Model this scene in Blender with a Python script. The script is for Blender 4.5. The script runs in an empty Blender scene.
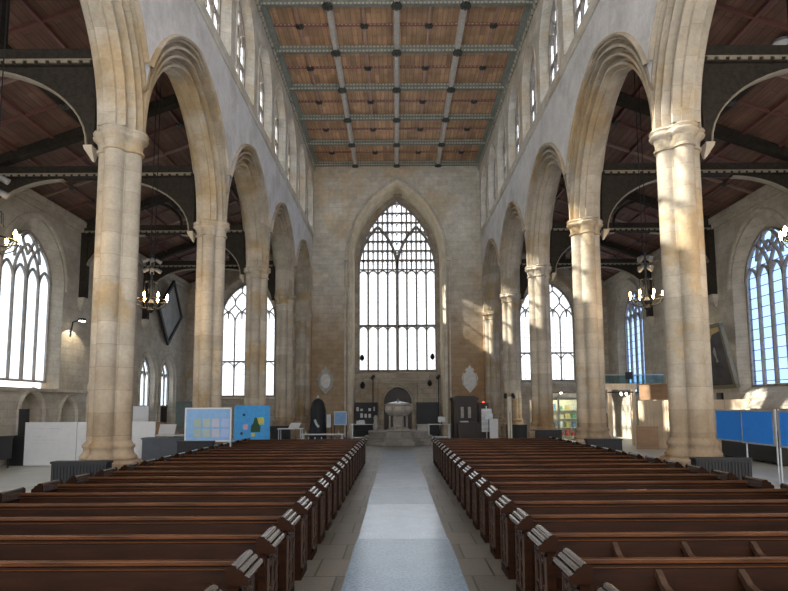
import bpy, bmesh, math, random
from math import sin, cos, pi, sqrt, radians as R
from mathutils import Vector, Matrix
random.seed(7)
C = bpy.context.scene.collection
E = 1.96                      # eye height
XF, XC, XB = 5.40, 5.95, 6.50 # nave wall face, column line, aisle side of the arcade wall
XW = 13.4                     # outer walls
YE = 37.3                     # end wall
Y0 = -6.45
BAY = 6.2
CY = [12.15 + BAY*k for k in range(-3, 5)]   # column lines, last one is the respond
ZCAP = E + 5.8
ZSTR = E + 10.9
ZC = E + 15.85

# ------------------------------------------------------------------ helpers
class MB:
    def __init__(s): s.v = []; s.f = []
    def add(s, vs, fs):
        o = len(s.v); s.v += [tuple(p) for p in vs]; s.f += [tuple(i+o for i in f) for f in fs]; return s
    def box(s, x0, x1, y0, y1, z0, z1, m=None):
        vs = [Vector((x, y, z)) for z in (z0, z1) for y in (y0, y1) for x in (x0, x1)]
        if m is not None: vs = [m @ p for p in vs]
        return s.add(vs, [(0,2,3,1),(4,5,7,6),(0,1,5,4),(2,6,7,3),(0,4,6,2),(1,3,7,5)])
    def prism(s, poly, a, b, fn):            # fn(u, v, w)
        n = len(poly)
        vs = [fn(u, v, a) for u, v in poly] + [fn(u, v, b) for u, v in poly]
        fs = [tuple(range(n)), tuple(range(2*n-1, n-1, -1))] + [(i, (i+1) % n, n+(i+1) % n, n+i) for i in range(n)]
        return s.add(vs, fs)
    def loft(s, rings, closed=True, caps=True):
        n = len(rings[0]); vs = [p for r in rings for p in r]; fs = []
        for k in range(len(rings)-1):
            for i in range(n if closed else n-1):
                j = (i+1) % n
                fs.append((k*n+i, k*n+j, (k+1)*n+j, (k+1)*n+i))
        if caps and closed:
            fs.append(tuple(range(n-1, -1, -1))); fs.append(tuple(range((len(rings)-1)*n, len(rings)*n)))
        return s.add(vs, fs)
    def lathe(s, prof, n=16, c=(0,0,0), caps=True, ph=0):
        return s.loft([[(c[0]+r*cos(2*pi*i/n+ph), c[1]+r*sin(2*pi*i/n+ph), c[2]+z) for i in range(n)] for r, z in prof], True, caps)
    def tube(s, pts, r, n=8):
        pts = [Vector(p) for p in pts]; rings = []
        for i, p in enumerate(pts):
            t = (pts[min(i+1, len(pts)-1)] - pts[max(i-1, 0)])
            if t.length < 1e-6: t = Vector((0,0,1))
            t.normalize()
            a = t.cross(Vector((0,0,1)))
            if a.length < 1e-3: a = t.cross(Vector((0,1,0)))
            a.normalize(); b = t.cross(a)
            rr = r[i] if isinstance(r, (list, tuple)) else r
            rings.append([p + a*rr*cos(2*pi*k/n) + b*rr*sin(2*pi*k/n) for k in range(n)])
        return s.loft(rings)
    def ribbon(s, pts, w, d0, d1, fn):       # bar of width w along 2D pts, depth d0..d1
        P = [Vector((a, b)) for a, b in pts]; rings = []
        for i, p in enumerate(P):
            t = P[min(i+1, len(P)-1)] - P[max(i-1, 0)]
            if t.length < 1e-6: t = Vector((0, 1))
            t.normalize(); q = Vector((-t.y, t.x))*w*.5; m = (d0+d1)/2
            rings.append([fn(p.x+q.x*.45, p.y+q.y*.45, d0), fn(p.x+q.x, p.y+q.y, m), fn(p.x+q.x*.45, p.y+q.y*.45, d1),
                          fn(p.x-q.x*.45, p.y-q.y*.45, d1), fn(p.x-q.x, p.y-q.y, m), fn(p.x-q.x*.45, p.y-q.y*.45, d0)])
        return s.loft(rings)
    def build(s, name, m, parent=None, smooth=None, weld=False):
        me = bpy.data.meshes.new(name); me.from_pydata(s.v, [], s.f)
        bm = bmesh.new(); bm.from_mesh(me)
        if weld: bmesh.ops.remove_doubles(bm, verts=bm.verts, dist=1e-4)
        bmesh.ops.recalc_face_normals(bm, faces=bm.faces); bm.to_mesh(me); bm.free()
        if smooth:
            me.polygons.foreach_set('use_smooth', [True]*len(me.polygons)); me.set_sharp_from_angle(angle=R(smooth))
        me.materials.append(m)
        o = bpy.data.objects.new(name, me); C.objects.link(o)
        if parent: o.parent = parent
        return o

def tag(o, label=None, cat=None, group=None, kind=None):
    if label: o['label'] = label
    if cat: o['category'] = cat
    if group: o['group'] = group
    if kind: o['kind'] = kind
    return o
def thing(name, label, cat, loc=(0,0,0), rz=0, group=None):
    o = bpy.data.objects.new(name, None); C.objects.link(o); o.empty_display_size = .2
    o.location = loc; o.rotation_euler = (0, 0, rz)
    return tag(o, label, cat, group)
def dup(o, parent=None):
    c = o.copy(); C.objects.link(c)
    if parent: c.parent = parent
    for ch in list(o.children): dup(ch, c)
    return c
ORD = ['first','second','third','fourth','fifth','sixth','seventh','eighth','ninth','tenth','eleventh','twelfth','thirteenth',
       'fourteenth','fifteenth','sixteenth','seventeenth','eighteenth','nineteenth','twentieth','twenty-first']

# ------------------------------------------------------------------ materials
def mat(name):
    m = bpy.data.materials.new(name); m.use_nodes = True; nt = m.node_tree; nt.nodes.clear()
    out = nt.nodes.new('ShaderNodeOutputMaterial'); b = nt.nodes.new('ShaderNodeBsdfPrincipled')
    nt.links.new(b.outputs[0], out.inputs[0]); return m, nt, b
def N(nt, t, **kw):
    n = nt.nodes.new(t)
    for k, v in kw.items():
        if k in n.inputs.keys(): n.inputs[k].default_value = v
        else: setattr(n, k, v)
    return n
def L(nt, a, b): nt.links.new(a, b)
def mix(nt, fac, a, b, mode='MIX'):
    n = nt.nodes.new('ShaderNodeMix'); n.data_type = 'RGBA'; n.blend_type = mode
    for s, v in ((0, fac), (6, a), (7, b)):
        if hasattr(v, 'links'): nt.links.new(v, n.inputs[s])
        else: n.inputs[s].default_value = v if s == 0 else (*v, 1) if len(v) == 3 else v
    return n.outputs[2]
def ramp(nt, src, stops):
    n = nt.nodes.new('ShaderNodeValToRGB'); el = n.color_ramp.elements
    while len(el) > 1: el.remove(el[0])
    for i, (p, c) in enumerate(stops):
        e = el[0] if i == 0 else el.new(p)
        e.position = p; e.color = (*c, 1) if len(c) == 3 else c
    L(nt, src, n.inputs[0]); return n.outputs[0]
def noise(nt, vec, scale, detail=3, rough=.55):
    n = N(nt, 'ShaderNodeTexNoise', Scale=scale, Detail=detail, Roughness=rough); L(nt, vec, n.inputs['Vector']); return n.outputs['Fac']
G = lambda v: (v, v, v)
def plain(name, col, rough=.6, metal=0, var=.12, vs=6, bump=0, coat=0, spec=.5):
    m, nt, b = mat(name); tc = nt.nodes.new('ShaderNodeTexCoord')
    f = noise(nt, tc.outputs['Object'], vs, 3)
    c = ramp(nt, f, [(.3, tuple(x*(1-var) for x in col)), (.7, tuple(min(1, x*(1+var)) for x in col))])
    L(nt, c, b.inputs['Base Color']); b.inputs['Roughness'].default_value = rough; b.inputs['Metallic'].default_value = metal
    b.inputs['Coat Weight'].default_value = coat; b.inputs['Specular IOR Level'].default_value = spec
    if bump:
        bp = N(nt, 'ShaderNodeBump', Strength=bump, Distance=.02); L(nt, f, bp.inputs['Height']); L(nt, bp.outputs[0], b.inputs['Normal'])
    return m
def stone(name, c1, c2, mortar, bw=.75, bh=.34, msize=.012, blotch=None, bl=(.5, .62), bls=.35, rough=.85, bump=.35, second=None, grime=.25):
    m, nt, b = mat(name)
    geo = nt.nodes.new('ShaderNodeNewGeometry'); sep = nt.nodes.new('ShaderNodeSeparateXYZ'); L(nt, geo.outputs['Position'], sep.inputs[0])
    ad = N(nt, 'ShaderNodeMath', operation='ADD'); L(nt, sep.outputs[0], ad.inputs[0]); L(nt, sep.outputs[1], ad.inputs[1])
    cb = nt.nodes.new('ShaderNodeCombineXYZ'); L(nt, ad.outputs[0], cb.inputs[0]); L(nt, sep.outputs[2], cb.inputs[1])
    br = N(nt, 'ShaderNodeTexBrick'); L(nt, cb.outputs[0], br.inputs['Vector'])
    br.inputs['Scale'].default_value = 1; br.inputs['Brick Width'].default_value = bw; br.inputs['Row Height'].default_value = bh
    br.inputs['Mortar Size'].default_value = msize; br.inputs['Mortar Smooth'].default_value = .4; br.inputs['Bias'].default_value = 0
    br.inputs['Color1'].default_value = (*c1, 1); br.inputs['Color2'].default_value = (*c2, 1); br.inputs['Mortar'].default_value = (*mortar, 1)
    col = br.outputs['Color']
    P = geo.outputs['Position']
    if blotch:
        f = ramp(nt, noise(nt, P, bls, 5, .65), [(bl[0], G(0)), (bl[1], G(1))])
        col = mix(nt, f, col, mix(nt, .6, col, blotch))
    if second:                                   # (colour, z0, z1): different stone low down, ragged boundary
        nn = N(nt, 'ShaderNodeMath', operation='MULTIPLY_ADD'); L(nt, noise(nt, P, .5, 4), nn.inputs[0]); nn.inputs[1].default_value = 5; L(nt, sep.outputs[2], nn.inputs[2])
        mr = N(nt, 'ShaderNodeMapRange'); L(nt, nn.outputs[0], mr.inputs[0]); mr.inputs[1].default_value = second[1]+2.5; mr.inputs[2].default_value = second[2]+2.5
        mr.inputs[3].default_value = 1; mr.inputs[4].default_value = 0
        col = mix(nt, mr.outputs[0], col, mix(nt, 1.0, col, second[0], 'MULTIPLY'))
    g = ramp(nt, noise(nt, P, 1.7, 6, .7), [(.3, G(1-grime)), (.65, G(1+grime*.3))])
    col = mix(nt, 1.0, col, g, 'MULTIPLY')
    fine = noise(nt, P, 14, 4, .7)
    col = mix(nt, 1.0, col, ramp(nt, fine, [(.25, G(.86)), (.75, G(1.08))]), 'MULTIPLY')
    L(nt, col, b.inputs['Base Color']); b.inputs['Roughness'].default_value = rough; b.inputs['Specular IOR Level'].default_value = .3
    bp = N(nt, 'ShaderNodeBump', Strength=bump, Distance=.03)
    hh = N(nt, 'ShaderNodeMath', operation='SUBTRACT'); L(nt, fine, hh.inputs[0]); L(nt, br.outputs['Fac'], hh.inputs[1])
    L(nt, hh.outputs[0], bp.inputs['Height']); L(nt, bp.outputs[0], b.inputs['Normal'])
    return m
def wood(name, c1, c2, rough=.4, axis='x', scale=1, coat=0, planks=None, bump=.1, spec=.5):
    m, nt, b = mat(name); tc = nt.nodes.new('ShaderNodeTexCoord')
    mp = nt.nodes.new('ShaderNodeMapping'); L(nt, tc.outputs['Object'], mp.inputs[0])
    s = {'x': (1, 12, 12), 'y': (12, 1, 12), 'z': (12, 12, 1)}[axis]; mp.inputs['Scale'].default_value = tuple(k*scale for k in s)
    f = noise(nt, mp.outputs[0], 1.5, 5, .65)
    c = ramp(nt, f, [(.3, c1), (.7, c2)])
    c = mix(nt, 1, c, ramp(nt, noise(nt, tc.outputs['Object'], 1.1, 3), [(.3, G(.75)), (.7, G(1.15))]), 'MULTIPLY')
    if planks:
        br = N(nt, 'ShaderNodeTexBrick'); br.inputs['Scale'].default_value = 1
        mp2 = nt.nodes.new('ShaderNodeMapping'); L(nt, tc.outputs['Object'], mp2.inputs[0]); mp2.inputs['Rotation'].default_value = planks[2]
        L(nt, mp2.outputs[0], br.inputs['Vector'])
        br.inputs['Brick Width'].default_value = planks[0]; br.inputs['Row Height'].default_value = planks[1]; br.inputs['Mortar Size'].default_value = .006
        br.inputs['Color1'].default_value = (1.15, 1.1, 1.05, 1); br.inputs['Color2'].default_value = (.78, .76, .74, 1); br.inputs['Mortar'].default_value = (.25, .2, .2, 1)
        c = mix(nt, 1, c, br.outputs['Color'], 'MULTIPLY')
    L(nt, c, b.inputs['Base Color']); b.inputs['Roughness'].default_value = rough; b.inputs['Coat Weight'].default_value = coat; b.inputs['Coat Roughness'].default_value = .2
    b.inputs['Specular IOR Level'].default_value = spec
    if bump:
        bp = N(nt, 'ShaderNodeBump', Strength=bump, Distance=.01); L(nt, f, bp.inputs['Height']); L(nt, bp.outputs[0], b.inputs['Normal'])
    return m
def glass(name, tint, w=1.0, lead=(.16, .34), milk=.0, milkcol=(.9, .92, .95)):
    # clear leaded glass; milk = scattering share, added to hold back direct sun
    m = bpy.data.materials.new(name); m.use_nodes = True; nt = m.node_tree; nt.nodes.clear()
    out = nt.nodes.new('ShaderNodeOutputMaterial')
    geo = nt.nodes.new('ShaderNodeNewGeometry'); sep = nt.nodes.new('ShaderNodeSeparateXYZ'); L(nt, geo.outputs['Position'], sep.inputs[0])
    ad = N(nt, 'ShaderNodeMath', operation='ADD'); L(nt, sep.outputs[0], ad.inputs[0]); L(nt, sep.outputs[1], ad.inputs[1])
    cb = nt.nodes.new('ShaderNodeCombineXYZ'); L(nt, ad.outputs[0], cb.inputs[0]); L(nt, sep.outputs[2], cb.inputs[1])
    br = N(nt, 'ShaderNodeTexBrick', offset=0.0); L(nt, cb.outputs[0], br.inputs['Vector'])
    br.inputs['Scale'].default_value = 1; br.inputs['Brick Width'].default_value = lead[0]; br.inputs['Row Height'].default_value = lead[1]; br.inputs['Mortar Size'].default_value = .007 if lead[0] < 1 else .013
    br.inputs['Color1'].default_value = (*tint, 1); br.inputs['Color2'].default_value = (*(t*.93 for t in tint), 1); br.inputs['Mortar'].default_value = (.04, .04, .045, 1)
    tr = nt.nodes.new('ShaderNodeBsdfTransparent'); L(nt, br.outputs['Color'], tr.inputs[0])
    tl = nt.nodes.new('ShaderNodeBsdfTranslucent'); tl.inputs[0].default_value = (*milkcol, 1)
    gl = N(nt, 'ShaderNodeBsdfGlossy', Roughness=.12); gl.inputs[0].default_value = (1, 1, 1, 1)
    m1 = N(nt, 'ShaderNodeMixShader'); m1.inputs[0].default_value = milk; L(nt, tr.outputs[0], m1.inputs[1]); L(nt, tl.outputs[0], m1.inputs[2])
    m2 = N(nt, 'ShaderNodeMixShader'); m2.inputs[0].default_value = .04; L(nt, m1.outputs[0], m2.inputs[1]); L(nt, gl.outputs[0], m2.inputs[2])
    L(nt, m2.outputs[0], out.inputs[0]); return m
def emit(name, col, s):
    m, nt, b = mat(name); b.inputs['Base Color'].default_value = (*col, 1)
    b.inputs['Emission Color'].default_value = (*col, 1); b.inputs['Emission Strength'].default_value = s; return m

M = {}
M['ashlar'] = stone('aged_ashlar', (.40,.34,.265), (.53,.465,.375), (.33,.29,.235), blotch=(.40,.29,.16), bls=.45)
M['side'] = stone('pale_side_wall', (.53,.48,.395), (.61,.56,.465), (.47,.43,.36), bw=.6, bh=.27, blotch=(.42,.36,.27), bls=.6)
M['end'] = stone('end_wall_ashlar', (.62,.57,.47), (.72,.67,.57), (.52,.48,.41), bw=.62, bh=.29, second=((.60,.465,.345), 5.5, 10.5), blotch=(.62,.46,.27), bls=.28, bl=(.5, .6))
M['render'] = stone('lime_washed_wall', (.69,.68,.665), (.73,.715,.70), (.71,.695,.68), bw=1.3, bh=.5, msize=.004, blotch=(.52,.51,.49), bls=.6, bump=.2, grime=.18)
M['clere'] = stone('clerestory_ashlar', (.60,.56,.48), (.70,.66,.57), (.52,.48,.41), blotch=(.58,.45,.28), bls=.5)
M['column'] = stone('column_stone', (.40,.345,.265), (.53,.465,.37), (.36,.31,.24), bw=3.1, bh=.46, msize=.008, blotch=(.40,.27,.12), bls=.55, bl=(.55,.62), second=((.72,.62,.52), 1.4, 3.0))
M['arch'] = stone('arch_stone', (.42,.36,.27), (.55,.48,.385), (.40,.34,.26), bw=.9, bh=.5, msize=.006, blotch=(.44,.29,.12), bls=.5, bl=(.47,.6))
M['tracery'] = plain('tracery_stone', (.30,.27,.235), .85, var=.2)
M['soffit'] = stone('pale_soffit', (.76,.65,.46), (.82,.71,.53), (.70,.60,.44), bw=.9, bh=.45, msize=.006)
M['flags'] = stone('flagstones', (.20,.185,.16), (.30,.28,.245), (.12,.11,.1), rough=.55, bump=.25)
M['marble'] = plain('white_marble', (.62,.60,.56), .5, var=.15)
M['greymarble'] = plain('grey_monument', (.38,.36,.32), .6, var=.2)
M['oak'] = wood('pew_oak', (.013,.005,.0024), (.034,.0125,.0055), .5, 'x', 1, coat=0, spec=.07)
M['oakrail'] = wood('pew_rail_oak', (.04,.0145,.006), (.115,.042,.015), .36, 'x', 1, coat=0, spec=.2)
M['oakcap'] = wood('pew_cap_oak', (.035,.024,.019), (.095,.075,.065), .16, 'y', 1, coat=1)
M['oakcarve'] = wood('carved_oak', (.035,.018,.011), (.08,.045,.03), .45, 'z', 1, spec=.3)
M['oakdark'] = wood('dark_oak', (.018,.010,.007), (.045,.026,.018), .5, 'z')
M['timber'] = wood('roof_timber', (.018,.014,.010), (.045,.036,.026), .8, 'y', .5, spec=.2)
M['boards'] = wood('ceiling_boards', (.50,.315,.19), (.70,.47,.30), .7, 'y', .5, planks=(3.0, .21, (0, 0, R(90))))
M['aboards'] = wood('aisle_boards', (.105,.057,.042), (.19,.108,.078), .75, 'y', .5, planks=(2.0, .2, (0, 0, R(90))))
M['beam'] = plain('grey_green_beam', (.22,.235,.20), .6, var=.2)
M['beampale'] = plain('pale_grey_beam', (.56,.54,.50), .6, var=.15)
M['dentil'] = plain('cream_dentil', (.50,.47,.39), .6)
M['redrib'] = plain('dull_red_rib', (.30,.13,.11), .6)
M['stud'] = plain('faded_gilt_stud', (.24,.205,.145), .6)
M['ared'] = plain('dark_red_rib', (.15,.06,.05), .6)
M['apink'] = plain('faded_pink_rib', (.26,.17,.14), .6)
M['pinkrib'] = plain('pink_rib', (.50,.33,.28), .6)
M['boss'] = plain('dark_boss', (.05,.055,.045), .6, var=.4)
M['iron'] = plain('black_iron', (.02,.02,.022), .45, .6)
M['black'] = plain('matt_black', (.014,.015,.017), .6)
M['heater'] = plain('black_heater', (.010,.011,.014), .6)
M['white'] = plain('white_board', (.62,.63,.64), .6, var=.04)
M['cream'] = plain('cream_paint', (.62,.56,.44), .6)
M['blue'] = plain('blue_felt', (.02,.24,.85), .9, var=.06)
M['ply'] = wood('plywood', (.52,.42,.30), (.66,.56,.42), .7, 'z', .6, planks=(3, .6, (0, R(90), 0)))
M['brownply'] = wood('brown_board', (.27,.16,.085), (.38,.23,.13), .6, 'x', .6)
M['steel'] = plain('pale_steel', (.50,.53,.56), .4, .6)
M['bulb'] = emit('warm_bulb', (1, .66, .28), 40)
M['spot'] = emit('spot_lens', (1, .9, .72), 12)
M['lampgrey'] = plain('dull_lamp_grey', (.16,.16,.16), .5, .4)
M['red'] = emit('red_lamp', (1, .05, .03), 4)
M['gold'] = plain('dull_gold', (.60,.46,.18), .5, .4)
M['gl_white'] = glass('clear_west_glass', (.70,.71,.72), lead=(.5,.33))
M['gl_blue'] = glass('bluish_aisle_glass', (.50,.60,.76), lead=(30,.40))
M['gl_left'] = glass('pale_aisle_glass', (.60,.64,.68), lead=(30,.40), milk=.96, milkcol=(.40,.44,.49))  # made milky so the sun casts no sharp patches into the left aisle
M['gl_cl'] = glass('clerestory_glass', (.74,.75,.76), lead=(.3,.45))
M['pane'] = glass('shop_glass', (.85,.93,.92), lead=(50, 50))

# ------------------------------------------------------------------ openings and walls
def arch_pts(w, rise, n=10, t=0.0):          # two-centred arch from (-w,0) over the apex to (w,0); t = offset outwards
    r = (w*w+rise*rise)/(2*w); c = r-w; rr = r+t
    fm = math.acos(max(-1, min(1, c/rr)))
    left = [(c-rr*cos(fm*i/n), rr*sin(fm*i/n)) for i in range(n+1)]
    return left + [(-u, v) for u, v in left[-2::-1]]
def outline(o, t=0.0, n=10):                 # o = (uc, half, sill, spring, rise)
    uc, w, z0, zs, ri = o
    return [(uc-w-t, z0)] + [(uc+u, zs+v) for u, v in arch_pts(w, ri, n, t)] + [(uc+w+t, z0)]
def wall_face(mb, u0, u1, v0, v1, ops, d, fn, n=10):
    ops = sorted(ops); cur = u0
    for o in ops:
        ol = outline(o, 0, n)
        a, b = ol[0][0], ol[-1][0]
        if a > cur+1e-4: mb.add([fn(cur,v0,d), fn(a,v0,d), fn(a,v1,d), fn(cur,v1,d)], [(0,1,2,3)])
        if o[2] > v0+1e-4: mb.add([fn(a,v0,d), fn(b,v0,d), fn(b,o[2],d), fn(a,o[2],d)], [(0,1,2,3)])
        pts = ol[1:-1]
        for (p, q) in zip(pts[:-1], pts[1:]):
            mb.add([fn(p[0],p[1],d), fn(q[0],q[1],d), fn(q[0],v1,d), fn(p[0],v1,d)], [(0,1,2,3)])
        cur = b
    if u1 > cur+1e-4: mb.add([fn(cur,v0,d), fn(u1,v0,d), fn(u1,v1,d), fn(cur,v1,d)], [(0,1,2,3)])
def shrink(o, a, dz=0.0):
    uc, w, z0, zs, ri = o
    return (uc, w-a, z0+dz, zs, ri*(w-a)/w)
def wall(mb, u0, u1, v0, v1, ops, fn, th, splay=.0, sillrise=0.0, n=10):
    inner = [shrink(o, splay, sillrise if o[2] > v0+1e-4 else 0) for o in ops]
    wall_face(mb, u0, u1, v0, v1, ops, 0, fn, n); wall_face(mb, u0, u1, v0, v1, inner, th, fn, n)
    for o, i in zip(ops, inner):
        a = outline(o, 0, n); b = outline(i, 0, n)
        m = len(a); vs = [fn(p[0], p[1], 0) for p in a] + [fn(p[0], p[1], th) for p in b]
        fs = [(k, k+1, m+k+1, m+k) for k in range(m-1)]
        if o[2] > v0+1e-4: fs.append((0, m-1, 2*m-1, m))
        mb.add(vs, fs)
    for e in (u0, u1): mb.add([fn(e,v0,0), fn(e,v1,0), fn(e,v1,th), fn(e,v0,th)], [(0,1,2,3)])
    mb.add([fn(u0,v1,0), fn(u1,v1,0), fn(u1,v1,th), fn(u0,v1,th)], [(0,1,2,3)])
def swept(mb, o, prof, fn, n=12, clamp=None, jamb=True, cut=None):     # prof = [(t, d)]
    uc, w, z0, zs, ri = o; rings = []
    for t, d in prof:
        pts = [(u, zs+v, d) for u, v in arch_pts(w, ri, n, t)]
        if jamb: pts = [(-w-t, z0, d)] + pts + [(w+t, z0, d)]
        rings.append(pts)
    if cut:                                   # keep only the stations that stay inside +-cut
        keep = [i for i in range(len(rings[0])) if all(abs(r[i][0]) <= cut for r in rings)]
        rings = [[r[i] for i in keep] for r in rings]
    if clamp:                                 # neighbouring arches meet in a mitre
        mid = min(range(len(prof)), key=lambda k: prof[k][0])
        for i in range(len(rings[0])):
            for seq in (range(mid, -1, -1), range(mid, len(prof))):
                seq = list(seq); hit = None
                for a, b in zip(seq[:-1], seq[1:]):
                    if hit is None and abs(rings[b][i][0]) > clamp:
                        A, B = rings[a][i], rings[b][i]; f = (clamp-abs(A[0]))/max(1e-6, abs(B[0])-abs(A[0])); f = max(0, min(1, f))
                        hit = (math.copysign(clamp, B[0]), A[1]+(B[1]-A[1])*f, A[2]+(B[2]-A[2])*f)
                    if hit is not None: rings[b][i] = hit
    mb.loft([[fn(uc+u, v, d) for u, v, d in r] for r in rings], closed=False, caps=False)
def at_depth(o, splay, sr, th, d, grow=.008):
    i = shrink(o, splay, sr); f = d/th
    return (o[0],) + tuple(p+(q-p)*f+g for p, q, g in zip(o[1:], i[1:], (grow, -grow, 0, grow)))
def inside(o, u, v):
    uc, w, z0, zs, ri = o; x = abs(u-uc)
    if v < z0: return False
    if v <= zs: return x <= w
    r = (w*w+ri*ri)/(2*w); c = r-w
    return (x+c)**2 + (v-zs)**2 <= r*r
def clipbar(mb, o, pts, w, d0, d1, fn, step=.12, extra=None):
    seg = []; 
    def flush():
        nonlocal seg
        if len(seg) > 1: mb.ribbon(seg, w, d0, d1, fn)
        seg = []
    for (a, b) in zip(pts[:-1], pts[1:]):
        L_ = math.hypot(b[0]-a[0], b[1]-a[1]); k = max(1, int(L_/step))
        for i in range(k+1):
            p = (a[0]+(b[0]-a[0])*i/k, a[1]+(b[1]-a[1])*i/k)
            if inside(o, *p) and (extra is None or extra(*p)):
                if not seg or math.hypot(p[0]-seg[-1][0], p[1]-seg[-1][1]) > 1e-4: seg.append(p)
            else: flush()
    # straight runs need only their ends
    if len(pts) == 2 and len(seg) > 2: seg = [seg[0], seg[-1]]
    flush()
def head(u, v, w, h, n=5):
    return [(u+a, v+b) for a, b in arch_pts(w, h, n)]

def window_tracery(o, lights, kind, fn, d0, d1, bw=.09, transoms=()):
    """stone tracery of a pointed window: mullions, cusped heads, tracery lights"""
    mb = MB(); uc, w, z0, zs, ri = o; lw = 2*w/lights
    swept(mb, shrink(o, .001), [(0, d0), (-.07, d0+.02), (-.07, d1-.02), (0, d1)], fn)
    for k in range(1, lights):
        u = uc-w+k*lw
        big = 1.5 if (k*2 == lights) else 1
        clipbar(mb, o, [(u, z0), (u, zs+.0)], bw*big, d0, d1, fn)
    clipbar(mb, o, [(uc-w, z0+.03), (uc+w, z0+.03)], .1, d0, d1, fn)
    for tz in transoms:
        clipbar(mb, o, [(uc-w, tz), (uc+w, tz)], bw*1.1, d0, d1, fn)
        for k in range(lights): clipbar(mb, o, head(uc-w+(k+.5)*lw, tz-.62*lw, lw/2, .6*lw), bw*.6, d0, d1, fn, .05)
    for k in range(lights):
        clipbar(mb, o, head(uc-w+(k+.5)*lw, zs-.25*lw, lw/2, .85*lw), bw*.8, d0, d1, fn, .05)
    if kind == 'flow':                        # curvilinear: intersecting pairs and daggers
        for k in range(lights-1):
            clipbar(mb, o, head(uc-w+(k+1)*lw, zs, lw, 1.75*lw, 9), bw*.8, d0, d1, fn, .06)
        if lights >= 4:
            clipbar(mb, o, head(uc, zs+.9*lw, lw*1.0, 1.4*lw, 8), bw*.8, d0, d1, fn, .06)
        for s in (-1, 1):
            clipbar(mb, o, [(uc+s*lw*.0, zs+1.2*lw), (uc+s*.45*lw, zs+1.9*lw), (uc+s*.2*lw, zs+2.7*lw), (uc, zs+3.1*lw)], bw*.7, d0, d1, fn, .06)
    if kind == 'net':                         # reticulated
        rows = int(ri/(lw*.9))+2
        for r in range(rows):
            off = 0 if r % 2 else .5
            for k in range(-1, lights+1):
                u = uc-w+(k+off+.5)*lw; v = zs+r*.95*lw
                clipbar(mb, o, [(u-lw/2, v+.3*lw), (u-lw*.42, v+.6*lw), (u, v+1.05*lw), (u+lw*.42, v+.6*lw), (u+lw/2, v+.3*lw), (u+lw/2, v+.05*lw)], bw*.8, d0, d1, fn, .06)
    return mb
def glaze(o, fn, d):
    mb = MB(); ol = outline(o); n = len(ol)
    mb.add([fn(u, v, d-.006) for u, v in ol] + [fn(u, v, d+.006) for u, v in ol], [tuple(range(n)), tuple(range(2*n-1, n-1, -1))] + [(i, (i+1) % n, n+(i+1) % n, n+i) for i in range(n)])
    return mb
WN = [0]
def window(loc_label, o, lights, kind, fn, d, mg, transoms=(), bw=.09, th=.18, surround=None, smat=None):
    WN[0] += 1
    root = bpy.data.objects.new('window_%d' % WN[0], None); C.objects.link(root); tag(root, loc_label, 'window', kind='structure')
    root.location = fn(o[0], o[2], d)
    inv = Matrix.Translation(-Vector(root.location))
    g = lambda u, v, w: tuple(inv @ Vector(fn(u, v, w)))
    window_tracery(o, lights, kind, g, d-th/2, d+th/2, bw, transoms).build('tracery', M['tracery'], root)
    glaze(o, g, d+.02).build('glass', mg, root)
    if surround:
        so, prof = surround; mb = MB(); swept(mb, so, prof, g, 12); mb.build('hood_mould', smat or M['arch'], root, 40)
    return root
fnx = lambda s, X: (lambda u, v, d: (s*(X+d), u, v))    # side walls: u = y, depth away from the nave
fny = lambda Y: (lambda u, v, d: (u, Y+d, v))           # end walls: u = x

def struct(name, label, cat, mb, m, smooth=None):
    o = mb.build(name, m, None, smooth); tag(o, label, cat, kind='structure'); return o

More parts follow.
